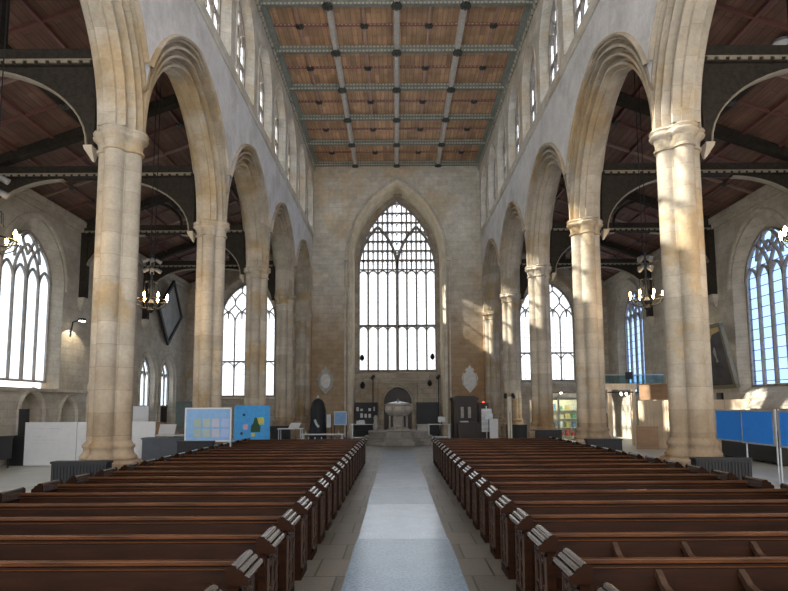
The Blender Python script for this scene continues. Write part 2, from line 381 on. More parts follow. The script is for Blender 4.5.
# ------------------------------------------------------------------ nave arcades
PROF = [(.74,-.50),(.66,-.50),(.655,-.43),(.61,-.38),(.57,-.41),(.555,-.47),(.49,-.475),(.485,-.37),(.43,-.31),(.37,-.33),
        (.355,-.40),(.30,-.41),(.28,-.40),(.275,-.27),(.22,-.22),(.16,-.24),(.15,-.29),(.09,-.29),(.06,-.18),(0,-.15)]
PROF = [(t, d if k == 0 else min(-.12, d+(0 if k in (1,5,6,10,11,16,17) else .05))) for k, (t, d) in enumerate(PROF)]
PROF = PROF + [(t, -d) for t, d in PROF[::-1]]
HOOD = [(.72,-.49),(.72,-.57),(.77,-.60),(.81,-.57),(.82,-.49)]
WA, RA = 2.56, 3.06                            # intrados half span and rise
bays = [(CY[k]+CY[k+1])/2 for k in range(7)]
sidename = {-1: 'left', 1: 'right'}
for s in (-1, 1):
    fn = fnx(s, XC); arches = []
    for k, yb in enumerate(bays):
        if yb < 2: continue
        mb = MB(); yb0 = yb
        g = lambda u, v, d, yb=yb: (s*d, u, v-ZCAP)
        swept(mb, (0, WA, ZCAP, ZCAP, RA), PROF, g, 24, clamp=BAY/2-.001, jamb=False)
        for sg in (1, -1): swept(mb, (0, WA, ZCAP, ZCAP, RA), [(t, sg*d) for t, d in HOOD], g, 24, cut=BAY/2-.01, jamb=False)
        o = mb.build('arch', M['arch'], None, 30); o.location = (s*XC, yb, ZCAP)
        arches.append(o)
    # wall above the arches
    mb = MB()
    for yb in bays:
        pts = [(max(-BAY/2, min(BAY/2, u)), ZCAP+v) for u, v in arch_pts(WA, RA, 24, .73)]
        for d in (-.50, .50):
            for p, q in zip(pts[:-1], pts[1:]):
                if abs(p[0]-q[0]) < 1e-5: continue
                mb.add([fn(yb+p[0],p[1],d), fn(yb+q[0],q[1],d), fn(yb+q[0],ZSTR,d), fn(yb+p[0],ZSTR,d)], [(0,1,2,3)])
    # stub closing to the end wall beside the respond
    aw = struct('wall_%s_arcade' % sidename[s], 'lime washed wall above the %s arcade arches' % sidename[s], 'wall', mb, M['render'])
    for o in arches: o.parent = aw
    mb = MB(); prof = [(-.06, -.07), (.02, -.07), (.055, -.02), (.04, .03), (-.06, .04)]
    rings = [[(s*(XF+.03-a), y, ZSTR+b) for a, b in prof] for y in (CY[0], YE)]
    mb.loft(rings); struct('trim_%d' % (1 if s < 0 else 2), 'thin stone string course under the %s clerestory windows' % sidename[s], 'string course', mb, M['clere'])
    # clerestory
    ops = []
    ys = []
    y = CY[-1]-BAY/4
    while y > CY[0]+.5: ys.append(y); y -= BAY/2
    ops = [(y, 1.16, ZSTR+.30, E+13.15, 1.6) for y in ys]
    mb = MB(); f2 = fnx(s, XF+.0)
    wall(mb, CY[0], YE, ZSTR, ZC+.3, ops, f2, .38, .13, .22)
    struct('wall_%s_clerestory' % sidename[s], 'stone clerestory wall above the %s arcade' % sidename[s], 'wall', mb, M['clere'])
    hp = [(.0, .01), (.0, -.04), (.08, -.05), (.09, .01)]
    for i, y in enumerate(ys):
        if y < 5: continue
        o = at_depth((y, 1.16, ZSTR+.30, E+13.15, 1.6), .13, .22, .38, .32)
        dist = ORD[i]
        window('tall three light clerestory window high on the %s, %s from the end wall' % (sidename[s], dist), o, 3, 'net', f2, .32, M['gl_cl'],
               transoms=(E+12.4,), bw=.07, th=.1, surround=((y, 1.17, ZSTR+.30, E+13.15, 1.61), hp), smat=M['clere'])

# ------------------------------------------------------------------ columns
def quad(rs=.195, a=.25, n=96):              # clustered section: four big shafts, a thin roll in each hollow
    out = []
    for i in range(n):
        th = 2*pi*i/n; best = .28
        for q in range(8):
            c = pi/4*q; aa, r_ = (a, rs) if q % 2 == 0 else (.265, .042)
            dx = cos(th-c)*aa; dy = sin(th-c)*aa; disc = r_*r_-dy*dy
            if disc > 0 and cos(th-c) > 0: best = max(best, dx+sqrt(disc))
        out.append((best, th))
    return out
def ring(e, z, n=96, a=.27):
    return [((r+e)*cos(t), (r+e)*sin(t), z) for r, t in quad()]
def octo(r, z):
    return [(r*cos(pi/8+pi/4*i), r*sin(pi/8+pi/4*i), z) for i in range(8)]
col = thing('stone_column', 'x', 'column')
mb = MB(); mb.loft([octo(.70, 0), octo(.70, .42), octo(.66, .47), octo(.66, .84), octo(.62, .89)]); mb.build('plinth', M['column'], col)
mb = MB(); mb.loft([ring(e, z) for e, z in [(.10,.89),(.12,.93),(.12,.97),(.075,1.01),(.05,1.05),(.045,1.12),(.075,1.15),(.075,1.19),(.03,1.23),(.0,1.28)]]); mb.build('base_moulding', M['column'], col, 50)
mb = MB(); mb.loft([ring(0, 1.28), ring(0, 4.5), ring(0, ZCAP-.48)]); mb.build('shaft', M['column'], col, 35)
mb = MB(); mb.loft([ring(e, ZCAP+z) for e, z in [(0,-.48),(.045,-.465),(.045,-.42),(.01,-.40),(.02,-.28),(.06,-.20),(.11,-.18),(.13,-.13),(.10,-.09),(.11,-.06),(.13,-.04),(.11,0.0)]]); mb.build('capital', M['arch'], col, 50)
names = ['nearest the camera', 'second from the camera', 'third from the camera', 'fourth from the camera']
first = True
for s in (-1, 1):
    for k in range(4):
        c = col if first else dup(col); first = False
        c.location = (s*XC, 12.15+BAY*k, 0)
        c['label'] = 'tall clustered stone column of the %s arcade, %s' % (sidename[s], names[k]); c['group'] = 'columns of the nave arcades'
    # respond: half column against the end wall, and the pair just off the frame that carries the first arch
    c = dup(col); c.location = (s*XC, CY[-1]-.05, 0)
    c.name = 'respond_column'; tag(c, 'half column of stone where the %s arcade meets the end wall' % sidename[s], 'column', 'columns of the nave arcades')
    c = dup(col); c.location = (s*XC, 5.95, 0)
    tag(c, 'stone column beside the camera on the %s, outside the photo' % sidename[s], 'column', 'columns of the nave arcades')

# ------------------------------------------------------------------ end wall, tower arch and great window
TA = (0, 2.95, 0, E+9.5, 4.95)
mb = MB()
fe = fny(YE)
wall(mb, -XF-.2, XF+.2, 0, ZC+.3, [TA], fe, .35, 0, 0, 18)
for s in (-1, 1): mb.box(*(sorted((s*(XC-.49), s*(XC+.50)))), CY[-1]-.02, YE+.3, 0, ZSTR)
struct('wall_end', 'tall end wall of warm stone around the great tower arch', 'wall', mb, M['end'])
mb = MB()
swept(mb, TA, [(.0,-.01),(.0,-.03),(-.04,.02),(-.0,.12),(-.06,.2),(-.02,.30),(-.08,.36),(-.1,.5),(-.1,1.9)], fe, 18)
swept(mb, TA, [(.16,.0),(.14,-.05),(.10,-.06),(.02,-.02)], fe, 18)
struct('trim_3', 'deep stone soffit and jambs of the tower arch', 'arch', mb, M['soffit'], 30)
mb = MB(); swept(mb, (0, 2.95, E+9.5, E+9.5, 4.95), [(.42,.01),(.42,-.10),(.36,-.13),(.30,-.10),(.26,-.02)], fe, 18)
for u in (-3.3, 3.3): mb.box(u-.13, u+.13, YE-.16, YE+.01, E+9.25, E+9.5)
struct('trim_4', 'grey hood mould over the tower arch', 'hood mould', mb, M['clere'], 30)
mb = MB()
for s in (-1, 1): mb.tube([(s*3.10, YE-.06, 0), (s*3.10, YE-.06, E+9.2)], .07, 10); mb.tube([(s*3.33, YE-.04, 0), (s*3.33, YE-.04, E+9.2)], .06, 10)
struct('trim_5', 'slender stone shafts beside the tower arch', 'shafts', mb, M['clere'], 40)
# window wall
YW = YE+1.9
GW = (0, 2.63, E+2.24, E+9.3, 4.76)
mb = MB(); fw = fny(YW)
DOOR = (0, .92, 0, E+.2, 1.0)
wo = (0, 2.80, E+2.1, E+9.3, 4.95)
wall_face(mb, -3.3, 3.3, E+1.75, ZC, [wo], 0, fw, 18)
wall_face(mb, -3.3, 3.3, 0, E+1.75, [DOOR], 0, fw, 10)
swept(mb, wo, [(0, 0), (-.02, .05), (-.07, .06), (-.09, .14), (-.14, .15), (-.18, .26)], fw, 18)
swept(mb, DOOR, [(.22,0),(.22,-.08),(.16,-.10),(.12,-.04),(.06,-.03),(.03,.05),(0,.08),(0,.5)], fw)
mb.add([fw(-2.8, E+2.1, 0), fw(2.8, E+2.1, 0), fw(2.62, E+2.25, .26), fw(-2.62, E+2.25, .26)], [(0,1,2,3)])
# panelling and square label over the door
for u in (-1.18, 1.18): mb.box(u-.06, u+.06, YW-.14, YW, 0, E+1.62)
mb.box(-1.24, 1.24, YW-.14, YW, E+1.45, E+1.56)
for u in (-2.9, -2.2, -1.9, 1.9, 2.2, 2.9): mb.box(u-.025, u+.025, YW-.08, YW, 1.2, E+1.62)
# panelling under the sill
for u in (-2.55, -1.6, 1.6, 2.55): mb.box(u-.06, u+.06, YW-.12, YW, 0, E+1.75)
for u in (-1.25, 1.25): mb.tube([(u, YW-.08, 0), (u, YW-.08, E+1.6)], .07, 8)
mb.box(-3.0, 3.0, YW-.2, YW, E+1.62, E+1.82); mb.box(-3.0, 3.0, YW-.12, YW, E+1.2, E+1.28)
for i in range(24):
    u = -2.8+i*.243; mb.prism([(u-.1, E+1.85), (u+.1, E+1.85), (u, E+2.1)], YW-.08, YW-.02, lambda a, b, c: (a, c, b))
struct('wall_tower', 'inner tower wall with stone panelling under the great window', 'wall', mb, M['ashlar'])
# great window tracery
WN[0] += 1
root = bpy.data.objects.new('window_%d' % WN[0], None); C.objects.link(root); tag(root, 'great eight light traceried window under the tower arch', 'window', kind='structure')
gw = lambda u, v, d: (u, YW+d, v)
mb = MB(); mu = MB(); o = GW; w = 2.62; lw = w/4
for k in range(1, 8):
    u = -w+k*lw
    if k == 4: clipbar(mb, o, [(0, E+2.25), (0, E+10.2)], .22, .14, .50, gw); continue
    clipbar(mb, o, [(u, E+2.25), (u, E+14)], .125, .2, .46, gw)
for tz in (E+2.3, E+5.35): clipbar(mb, o, [(-w, tz), (w, tz)], .17, .2, .46, gw)
for k in range(8):
    uc = -w+(k+.5)*lw
    for hz in (E+5.35-.42, E+8.75): clipbar(mb, o, head(uc, hz, lw/2, .38), .10, .24, .42, gw, .05)
# rows of small panel lights
z = E+9.2; r = 0
while z < E+14.2:
    clipbar(mb, o, [(-w, z), (w, z)], .115 if r % 2 else .09, .24, .42, gw)
    for k in range(16):
        uc = -w+(k+.5)*lw/2
        clipbar(mb, o, head(uc, z+.42, lw/4, .2, 4), .065, .26, .40, gw, .05)
    if r % 2 == 0:
        for k in range(8):
            u = -w+(k+.5)*lw; clipbar(mb, o, [(u-.12, z+.62), (u, z+.76), (u+.12, z+.62), (u, z+.48), (u-.12, z+.62)], .04, .26, .40, gw, .05)
    z += .66; r += 1
for k in range(8):
    u = -w+(k+.5)*lw; clipbar(mb, o, [(u, E+9.2), (u, E+14)], .085, .24, .42, gw)
for s in (-1, 1):                             # the two sub-arches forking from the middle mullion
    c = s*w/2; pts = [(c+a, E+9.2+b) for a, b in arch_pts(w/2, 3.0, 14)]
    clipbar(mb, o, pts, .19, .14, .48, gw, .08)
swept(mb, shrink(o, .001), [(.02, .18), (-.09, .22), (-.09, .44), (.02, .48)], gw, 18)
mb.build('tracery', M['tracery'], root)
glaze(GW, gw, .36).build('glass', M['gl_white'], root)
# door under the window
dr = bpy.data.objects.new('door_1', None); C.objects.link(dr); dr.location = (0, YW+.4, 0); tag(dr, 'dark oak double door in a pointed arch below the great window', 'door', kind='structure')
for s in (-1, 1):
    mb = MB(); pts = [(a, E+.2+b) for a, b in arch_pts(.96, 1.05, 10)]
    half = [(u, v) for u, v in pts if s*u >= -1e-6]
    poly = ([(0, 0)] + half[::-1] + [(-.9, 0)]) if s < 0 else ([(0, 0)] + half + [(.9, 0)])
    poly = [(0, 0), (s*.96, 0)] + sorted(half, key=lambda p: p[1])
    mb.prism(poly, 0, .06, lambda a, b, c: (a, c, b))
    for i in range(1, 4): mb.box(min(s*(i*.22)-.015, s*(i*.22)+.015), max(s*(i*.22)-.015, s*(i*.22)+.015), -.02, 0, .1, E+.2)
    mb.build('door_leaf', M['oakdark'], dr)
# carved boss on the tower arch soffit
mb = MB()
for a in range(4): mb.box(-.3, .3, -.04, .04, -.04, .04, Matrix.Translation((0, 0, 0)) @ Matrix.Rotation(R(45*a+22), 4, 'Z'))
mb.lathe([(.0, -.08), (.1, -.06), (.12, .0), (.08, .06)], 10)
o = mb.build('carved_boss', M['arch']); o.location = (.06, YE+1.1, E+14.02); tag(o, 'small carved stone boss at the crown of the tower arch', 'boss')

# aisle end walls with windows
for s in (-1, 1):
    uc = s*9.62
    op = (uc, 2.0, E+(.45 if s < 0 else 1.35), E+5.6, 2.7)
    mb = MB(); f = fny(YE)
    u0, u1 = sorted((s*XB, s*(XW+.0)))
    wall(mb, u0, u1, 0, E+10.6, [op], f, .6, .3, .2, 12)
    struct('wall_%s_aisle_end' % sidename[s], 'stone wall closing the %s aisle' % sidename[s], 'wall', mb, M['ashlar'])
    o = at_depth(op, .3, .2, .6, .5)
    window('traceried four light window closing the %s aisle' % sidename[s], o, 4, 'net', f, .5, M['gl_white'],
           transoms=(E+2.85,) if s < 0 else (E+3.3,), bw=.10, surround=((uc, 2.02, op[2], E+5.6, 2.72), [(0,.01),(0,-.06),(.14,-.08),(.18,.01)]))

# outer side walls
AW = [9.05, 15.25, 21.45, 27.65, 33.85]
for s in (-1, 1):
    f = fnx(s, XW); mb = MB()
    zs = E+.70 if s < 0 else E+.40
    ops = [(y, 1.85, zs, E+4.75, 2.25) for y in AW if not (s < 0 and y > 33)]
    wins = list(ops); extra = []
    if s < 0:
        extra = [(31.6, .95, 0, E+1.55, 1.25), (34.3, .95, 0, E+1.55, 1.25)]
        low = [(21.6, .62, .35, 1.75, .75), (24.0, .5, .35, 1.6, .7), (26.2, .62, 0, 2.35, 1.2)]
    else: low = []
    if s < 0:
        # two storeys of openings: low recesses under the sill line, windows above it
        zm = zs
        wall_face(mb, Y0, 30.4, 0, zm, low, 0, f)
        for o in low:
            swept(mb, o, [(.20,0),(.20,-.07),(.13,-.10),(.08,-.03),(.04,.04),(0,.05),(0,.5)], f)
        wall_face(mb, Y0, 30.4, 0, zm, [], .5, f)
        up = [(a, b, zm+1e-5, d, e) for a, b, c, d, e in ops]
        wall(mb, Y0, 30.4, zm, E+8.0, up, f, .45, .44, .30)
        wall(mb, 30.4, YE+.8, 0, E+8.0, extra, f, .45, .1, 0)
        for o in extra: swept(mb, o, [(.24,0),(.24,-.08),(.17,-.11),(.12,-.04),(.07,-.02),(.03,.05),(0,.06),(-.03,.12),(-.05,.2)], f)
    else:
        wall(mb, Y0, YE+.8, 0, E+8.0, ops, f, .45, .44, .30)
    struct('wall_%s' % sidename[s], 'pale stone outer wall of the %s aisle' % sidename[s], 'wall', mb, M['side'], 30)
    for y, *_ in wins:
        o = at_depth((y, 1.85, zs, E+4.75, 2.25), .44, .30, .45, .38)
        nm = {9.05: 'outside the photo beside the camera', 15.25: 'outside the photo', 21.45: 'nearest the edge of the photo', 27.65: 'mostly behind the nearest column', 33.85: 'farthest along the aisle'}[y]
        window('pointed four light window in the %s aisle wall, %s' % (sidename[s], nm), o, 4, 'flow', f, .36, M['gl_blue'] if s > 0 else M['gl_left'], bw=.125, th=.14,
               surround=((y, 1.85, E+4.6, E+4.75, 2.25), [(.10,.02),(.10,-.05),(.20,-.08),(.26,-.04),(.27,.02)]), smat=M['side'])
# dark doors and glazing in the two arches of the left wall, and dark door nearer
for i, y in enumerate((31.6, 34.3)):
    f = fnx(-1, XW)
    o = at_depth((y, .95, E, E+1.55, 1.25), .1, 0, .45, .34)
    window('small leaded window above a dark door in the left aisle, %s of two' % ('nearer' if i == 0 else 'farther'), o, 3, 'flow', f, .34, M['gl_left'], bw=.05)
    mb = MB(); mb.box(-.66, .66, -.04, .04, 0, E)
    d = MB(); d.box(-.04, .04, -.865, .865, 0, E)
    for k in range(5): d.box(.04, .06, -.55+.25*k, -.45+.25*k, .1, E-.1)
    dd = d.build('door_%d' % (2+i), M['oakdark']); dd.location = (-XW-.34, y, 0); tag(dd, 'dark timber door under a leaded window, %s of two arches in the left aisle' % ('nearer' if i == 0 else 'farther'), 'door', kind='structure')
d = MB(); d.prism([(-.6, 0), (.6, 0)] + [(u, 2.35+v) for u, v in arch_pts(.6, 1.16, 8)[::-1]], 0, .06, lambda a, b, c: (c, a, b))
dd = d.build('door_4', M['black']); dd.location = (-XW-.46, 26.2, 0); tag(dd, 'black pointed doorway in the left aisle wall beside the nearest column', 'door', kind='structure')
# ledge under the left windows
mb = MB(); mb.box(-XW, -XW+.12, Y0, 30.4, E+.58, E+.70); struct('trim_6', 'stone ledge running under the left aisle windows', 'string course', mb, M['side'])
mb = MB(); mb.box(-XW, -XW+.22, Y0, YE, E+7.55, E+7.8); mb.box(-XW, -XW+.12, Y0, YE, E+7.35, E+7.55); struct('trim_7', 'wall plate along the top of the left aisle wall', 'cornice', mb, M['side'])
mb = MB(); mb.box(XW-.22, XW, Y0, YE, E+7.55, E+7.8); mb.box(XW-.12, XW, Y0, YE, E+7.35, E+7.55); struct('trim_8', 'wall plate along the top of the right aisle wall', 'cornice', mb, M['side'])

# ------------------------------------------------------------------ floors
def floor_mat(name, c1, c2, mort, bw, bh, rough, off=.5, speck=.1, var=None, bumps=.15):
    m, nt, b = mat(name); tc = nt.nodes.new('ShaderNodeTexCoord'); br = N(nt, 'ShaderNodeTexBrick', offset=off); L(nt, tc.outputs['Object'], br.inputs['Vector'])
    br.inputs['Scale'].default_value = 1; br.inputs['Brick Width'].default_value = bw; br.inputs['Row Height'].default_value = bh; br.inputs['Mortar Size'].default_value = .012
    br.inputs['Color1'].default_value = (*c1, 1); br.inputs['Color2'].default_value = (*c2, 1); br.inputs['Mortar'].default_value = (*mort, 1)
    f = noise(nt, tc.outputs['Object'], 2.2, 6, .7); g = noise(nt, tc.outputs['Object'], 30, 3, .6)
    c = mix(nt, 1, br.outputs['Color'], ramp(nt, f, [(.3, G(.85)), (.7, G(1.1))]), 'MULTIPLY')
    c = mix(nt, 1, c, ramp(nt, g, [(.35, G(1-speck*2)), (.6, G(1+speck))]), 'MULTIPLY')
    L(nt, c, b.inputs['Base Color'])
    rr = ramp(nt, f, [(.3, G(rough*.9)), (.7, G(rough*1.12))]); L(nt, rr, b.inputs['Roughness'])
    bp = N(nt, 'ShaderNodeBump', Strength=bumps, Distance=.01); hh = N(nt, 'ShaderNodeMath', operation='SUBTRACT'); L(nt, f, hh.inputs[0]); L(nt, br.outputs['Fac'], hh.inputs[1])
    L(nt, hh.outputs[0], bp.inputs['Height']); L(nt, bp.outputs[0], b.inputs['Normal']); return m
M['flag'] = floor_mat('worn_flagstones', (.115,.105,.09), (.195,.178,.15), (.04,.037,.032), .52, .78, .42)
M['slab'] = floor_mat('grey_slab_blue_sheen', (.22,.31,.42), (.27,.37,.48), (.1,.1,.1), 40, 40, .22, speck=.16)  # blue tint of the reflected windows is mixed into the slab colour
M['slab2'] = floor_mat('pale_slab_blue_sheen', (.35,.45,.58), (.41,.51,.64), (.1,.1,.1), 40, 40, .2, speck=.1)  # paler slab, bluish window reflection put into its colour as well
M['paving'] = floor_mat('pale_aisle_paving', (.50,.50,.46), (.56,.56,.52), (.36,.36,.33), 1.0, .75, .45, speck=.04)
mb = MB(); mb.box(-5.6, 5.6, Y0, YW+.6, -.3, 0); fl = struct('floor', 'worn stone flag floor of the nave', 'floor', mb, M['flag'])
ys = [-6, -1.5, 2.0, 5.3, 8.9, 12.0, 14.3, 17.3, 20.2, 22.6, 25.2]
for i, (a, b) in enumerate(zip(ys[:-1], ys[1:])):
    mb = MB(); mb.box(-.66-.02*(i % 2), .66+.02*(i % 3 == 0), a+.008, b-.008, -.02, .004); p = mb.build('path_slab', M['slab' if i in (2, 3, 5, 8) else 'slab2'], fl)
for s in (-1, 1):
    u0, u1 = sorted((s*5.6, s*(XW+.9))); mb = MB(); mb.box(u0, u1, Y0, YE+.8, -.3, 0)
    struct('floor', 'pale smooth paving of the %s aisle' % sidename[s], 'floor', mb, M['paving'])

# ------------------------------------------------------------------ nave ceiling
mb = MB(); mb.box(-XF-.05, XF+.05, Y0, YE, ZC, ZC+.15); ce = struct('ceiling', 'flat panelled nave ceiling of orange-brown boards in a grid of beams', 'ceiling', mb, M['boards'])
ybm = [YE-.12-3.1*k for k in range(0, 13)]
def tooth(mb, y0, z, x0, x1, yo, step=.16):
    x = x0
    while x < x1-.06: mb.box(x, x+.09, y0-yo, y0+yo, z, z+.07); x += step
pb = None
for k, yb in enumerate(ybm):
    mb = MB(); mb.prism([(-.13, 0), (-.13, -.12), (-.085, -.17), (-.085, -.28), (.085, -.28), (.085, -.17), (.13, -.12), (.13, 0)], -XF, XF, lambda a, b, c: (c, yb+a, ZC+b))
    b_ = mb.build('cross_beam', M['beam'], ce)
    mb = MB(); tooth(mb, yb, ZC-.11, -XF+.05, XF, .15); tooth(mb, yb, ZC-.27, -XF+.05, XF, .098); mb.build('dentil_row', M['dentil'], b_)
for x in (-2.7, 0, 2.7):
    mb = MB(); mb.prism([(-.13, 0), (-.13, -.1), (-.08, -.27), (.08, -.27), (.13, -.1), (.13, 0)], Y0, YE, lambda a, b, c: (x+a, c, ZC+b)); mb.build('long_beam', M['beampale'], ce)
for s in (-1, 1):
    mb = MB(); mb.prism([(0, 0), (.28, 0), (.24, -.14), (.12, -.2), (.10, -.40), (0, -.5)], Y0, YE, lambda a, b, c: (s*(XF-a), c, ZC+b)); cc = mb.build('cornice', M['beam'], ce)
    mb = MB(); y = 8.0
    while y < YE: mb.prism([(0, 0), (.2, 0), (.1, -.2)], s*(XF-.14), s*(XF-.05), lambda a, b, c: (c, y+a, ZC-.62-b*.8)); y += .34
    mb.build('cresting', M['dentil'], cc)
for k in range(len(ybm)-1):
    ym = (ybm[k]+ybm[k+1])/2
    if ym < 8: continue
    for x in (-4.05, -1.35, 1.35, 4.05):
        mb = MB(); mb.box(x-1.2, x+1.2, ym-.05, ym+.05, ZC-.07, ZC); mb.build('cross_rib', M['redrib'], ce)
    for x in (-4.05, -1.35, 1.35, 4.05):
        mb = MB(); mb.box(x-.045, x+.045, ybm[k+1]+.17, ybm[k]-.17, ZC-.1, ZC); mb.build('short_rib', M['pinkrib'], ce)
# small dots row on the red ribs (one mesh: pattern)
mb = MB()
for k in range(len(ybm)-1):
    ym = (ybm[k]+ybm[k+1])/2
    if ym < 12: continue
    x = -5.2
    while x < 5.2: mb.box(x, x+.07, ym-.06, ym-.05, ZC-.06, ZC-.02); x += .17
mb.build('rib_studs', M['dentil'], ce)
bossm = MB(); bossm.lathe([(.05,-.40),(.15,-.37),(.20,-.28),(.18,-.2)], 8); 
for a in range(4): bossm.box(-.21, .21, -.05, .05, -.36, -.26, Matrix.Rotation(R(45*a), 4, 'Z'))
sm = MB(); sm.lathe([(.03,-.18),(.08,-.16),(.11,-.1),(.09,-.03)], 8)
for a in range(4): sm.box(-.17, .17, -.035, .035, -.13, -.06, Matrix.Rotation(R(45*a), 4, 'Z'))
b1 = bossm.build('boss', M['boss'], ce); b2 = sm.build('boss', M['boss'], ce); b1f = b2f = True
for k, yb in enumerate(ybm[:8]):
    for x in (-2.7, 0, 2.7):
        o = b1 if b1f else b1.copy()
        if not b1f: C.objects.link(o); o.parent = ce
        b1f = False; o.location = (x, yb, ZC)
for k in range(8):
    ym = (ybm[k]+ybm[k+1])/2
    for x in (-4.05, -1.35, 1.35, 4.05):
        o = b2 if b2f else b2.copy()
        if not b2f: C.objects.link(o); o.parent = ce
        b2f = False; o.location = (x, ym, ZC)

# ------------------------------------------------------------------ aisle roofs and trusses
ZA, ZB = E+7.85, E+10.35                      # roof at the outer wall / at the arcade
def roofz(x): return ZA + (XW-abs(x))/(XW-XB)*(ZB-ZA)
for s in (-1, 1):
    mb = MB(); mb.prism([(XB, ZB), (XW+.1, roofz(XW+.1)), (XW+.1, roofz(XW+.1)+.2), (XB, ZB+.2)], Y0, YE+.1, lambda a, b, c: (s*a, c, b))
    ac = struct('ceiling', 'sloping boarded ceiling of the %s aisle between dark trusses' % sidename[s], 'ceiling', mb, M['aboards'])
    sl = math.hypot(XW-XB, ZB-ZA)
    for i in range(1, 6):                     # purlins
        x = XB + (XW-XB)*i/6
        big = i == 3
        mb = MB(); h = .2 if big else .09; w = .1 if big else .05
        mb.prism([(x-w, roofz(x-w)), (x+w, roofz(x+w)), (x+w, roofz(x)-h), (x-w, roofz(x)-h)], Y0, YE, lambda a, b, c: (s*a, c, b))
        mb.build('purlin', M['timber'] if big else M['ared'], ac)
    y = CY[-1]-1.55; i = 0
    while y > 1:
        if abs(((y-12.15)/BAY+.5) % 1 - .5) > .05:
            mb = MB(); mb.prism([(XB, ZB), (XW, ZA), (XW, ZA-.09), (XB, ZB-.09)], y-.045, y+.045, lambda a, b, c: (s*a, c, b)); mb.build('rafter', M['apink'] if i % 2 else M['ared'], ac)
            if y > 5:
                for j in (1, 3, 5):
                    x = XB+(XW-XB)*j/6; b = b2.copy(); C.objects.link(b); b.parent = ac; b.location = (s*x, y, roofz(x)+.02-(.1 if j == 3 else 0))
        y -= 1.55; i += 1
    mb = MB(); mb.box(*sorted((s*XB, s*(XB+.22))), Y0, YE, ZB-.45, ZB-.1); mb.build('wall_plate', M['timber'], ac)
def arcpts(cx, cz, rx, rz, a0, a1, n=12): return [(cx+rx*cos(a0+(a1-a0)*i/n), cz+rz*sin(a0+(a1-a0)*i/n)) for i in range(n+1)]
tr = thing('roof_truss', 'x', 'roof truss', group='dark timber trusses over the aisles')
ZT = E+7.5
mb = MB(); mb.box(XB, XW, -.16, .16, ZT-.2, ZT+.16); mb.build('tie_beam', M['timber'], tr)
mb = MB(); pts = [(XB+.05, ZT-.08)]; x = XB+.1
while x < XW-.3: pts += [(x, ZT-.11), (x, ZT-.17), (x+.15, ZT-.17), (x+.15, ZT-.11)]; x += .24
pts += [(XW-.05, ZT-.08)]
mb.prism(pts, -.19, -.16, lambda a, b, c: (a, c, b)); mb.build('cream_studs', M['stud'], tr)
mb = MB(); mb.prism([(XB, ZB-.02), (XW, ZA-.02), (XW, ZA-.32), (XB, ZB-.36)], -.14, .14, lambda a, b, c: (a, c, b)); mb.build('principal_rafter', M['timber'], tr)
mb = MB(); mb.box(XB+2.1, XB+2.4, -.13, .13, ZT+.1, roofz(XB+2.2)-.2); mb.build('post', M['timber'], tr)
for (x0, x1, sg) in ((XB, XB+2.7, 1), (XW, XW-2.7, -1)):
    pts = arcpts(x0+sg*2.7, ZT-1.75-.25, 2.55, 1.75, pi if sg > 0 else 0, pi/2, 12)
    mb = MB(); mb.prism([(x0, ZT-2.0)] + pts + [(x0+sg*2.7, ZT-.15), (x0, ZT-.15)], -.07, .07, lambda a, b, c: (a, c, b)); mb.build('arched_brace', M['timber'], tr)
    mb = MB(); mb.ribbon(pts, .06, -.11, .11, lambda a, b, c: (a, c, b)); mb.build('brace_moulding', M['stud'], tr)
pts = arcpts(XB+2.4+1.9, ZT+.15, 1.6, 1.1, pi, pi/2, 8)
mb = MB(); mb.ribbon(pts, .12, -.08, .08, lambda a, b, c: (a, c, b)); mb.build('strut', M['timber'], tr)
mb = MB(); mb.box(XW-.26, XW, -.14, .14, E+4.55, ZT); mb.build('wall_post', M['timber'], tr)
mb = MB(); mb.loft([[(XW-a, -a*.8, z), (XW, -a*.8, z), (XW, a*.8, z), (XW-a, a*.8, z)] for a, z in ((.06, E+4.05), (.18, E+4.25), (.26, E+4.5), (.28, E+4.56))]); mb.build('corbel', M['side'], tr)
mb = MB(); mb.loft([[(XB+a, -a*.8, z), (XB, -a*.8, z), (XB, a*.8, z), (XB+a, a*.8, z)] for a, z in ((.03, ZT-2.3), (.09, ZT-2.2), (.17, ZT-2.06), (.19, ZT-1.98))]); mb.build('corbel', M['arch'], tr)
first = True; trl = []
for s in (-1, 1):
    for k in range(-1, 4):
        c = tr if first else dup(tr); first = False
        c.location = (0, 12.15+BAY*k, 0); c.scale = (s, 1, 1)
        c['label'] = 'dark timber truss across the %s aisle, %s' % (sidename[s], ['beside the camera', 'at the nearest column', 'at the second column', 'at the third column', 'at the fourth column'][k+1])

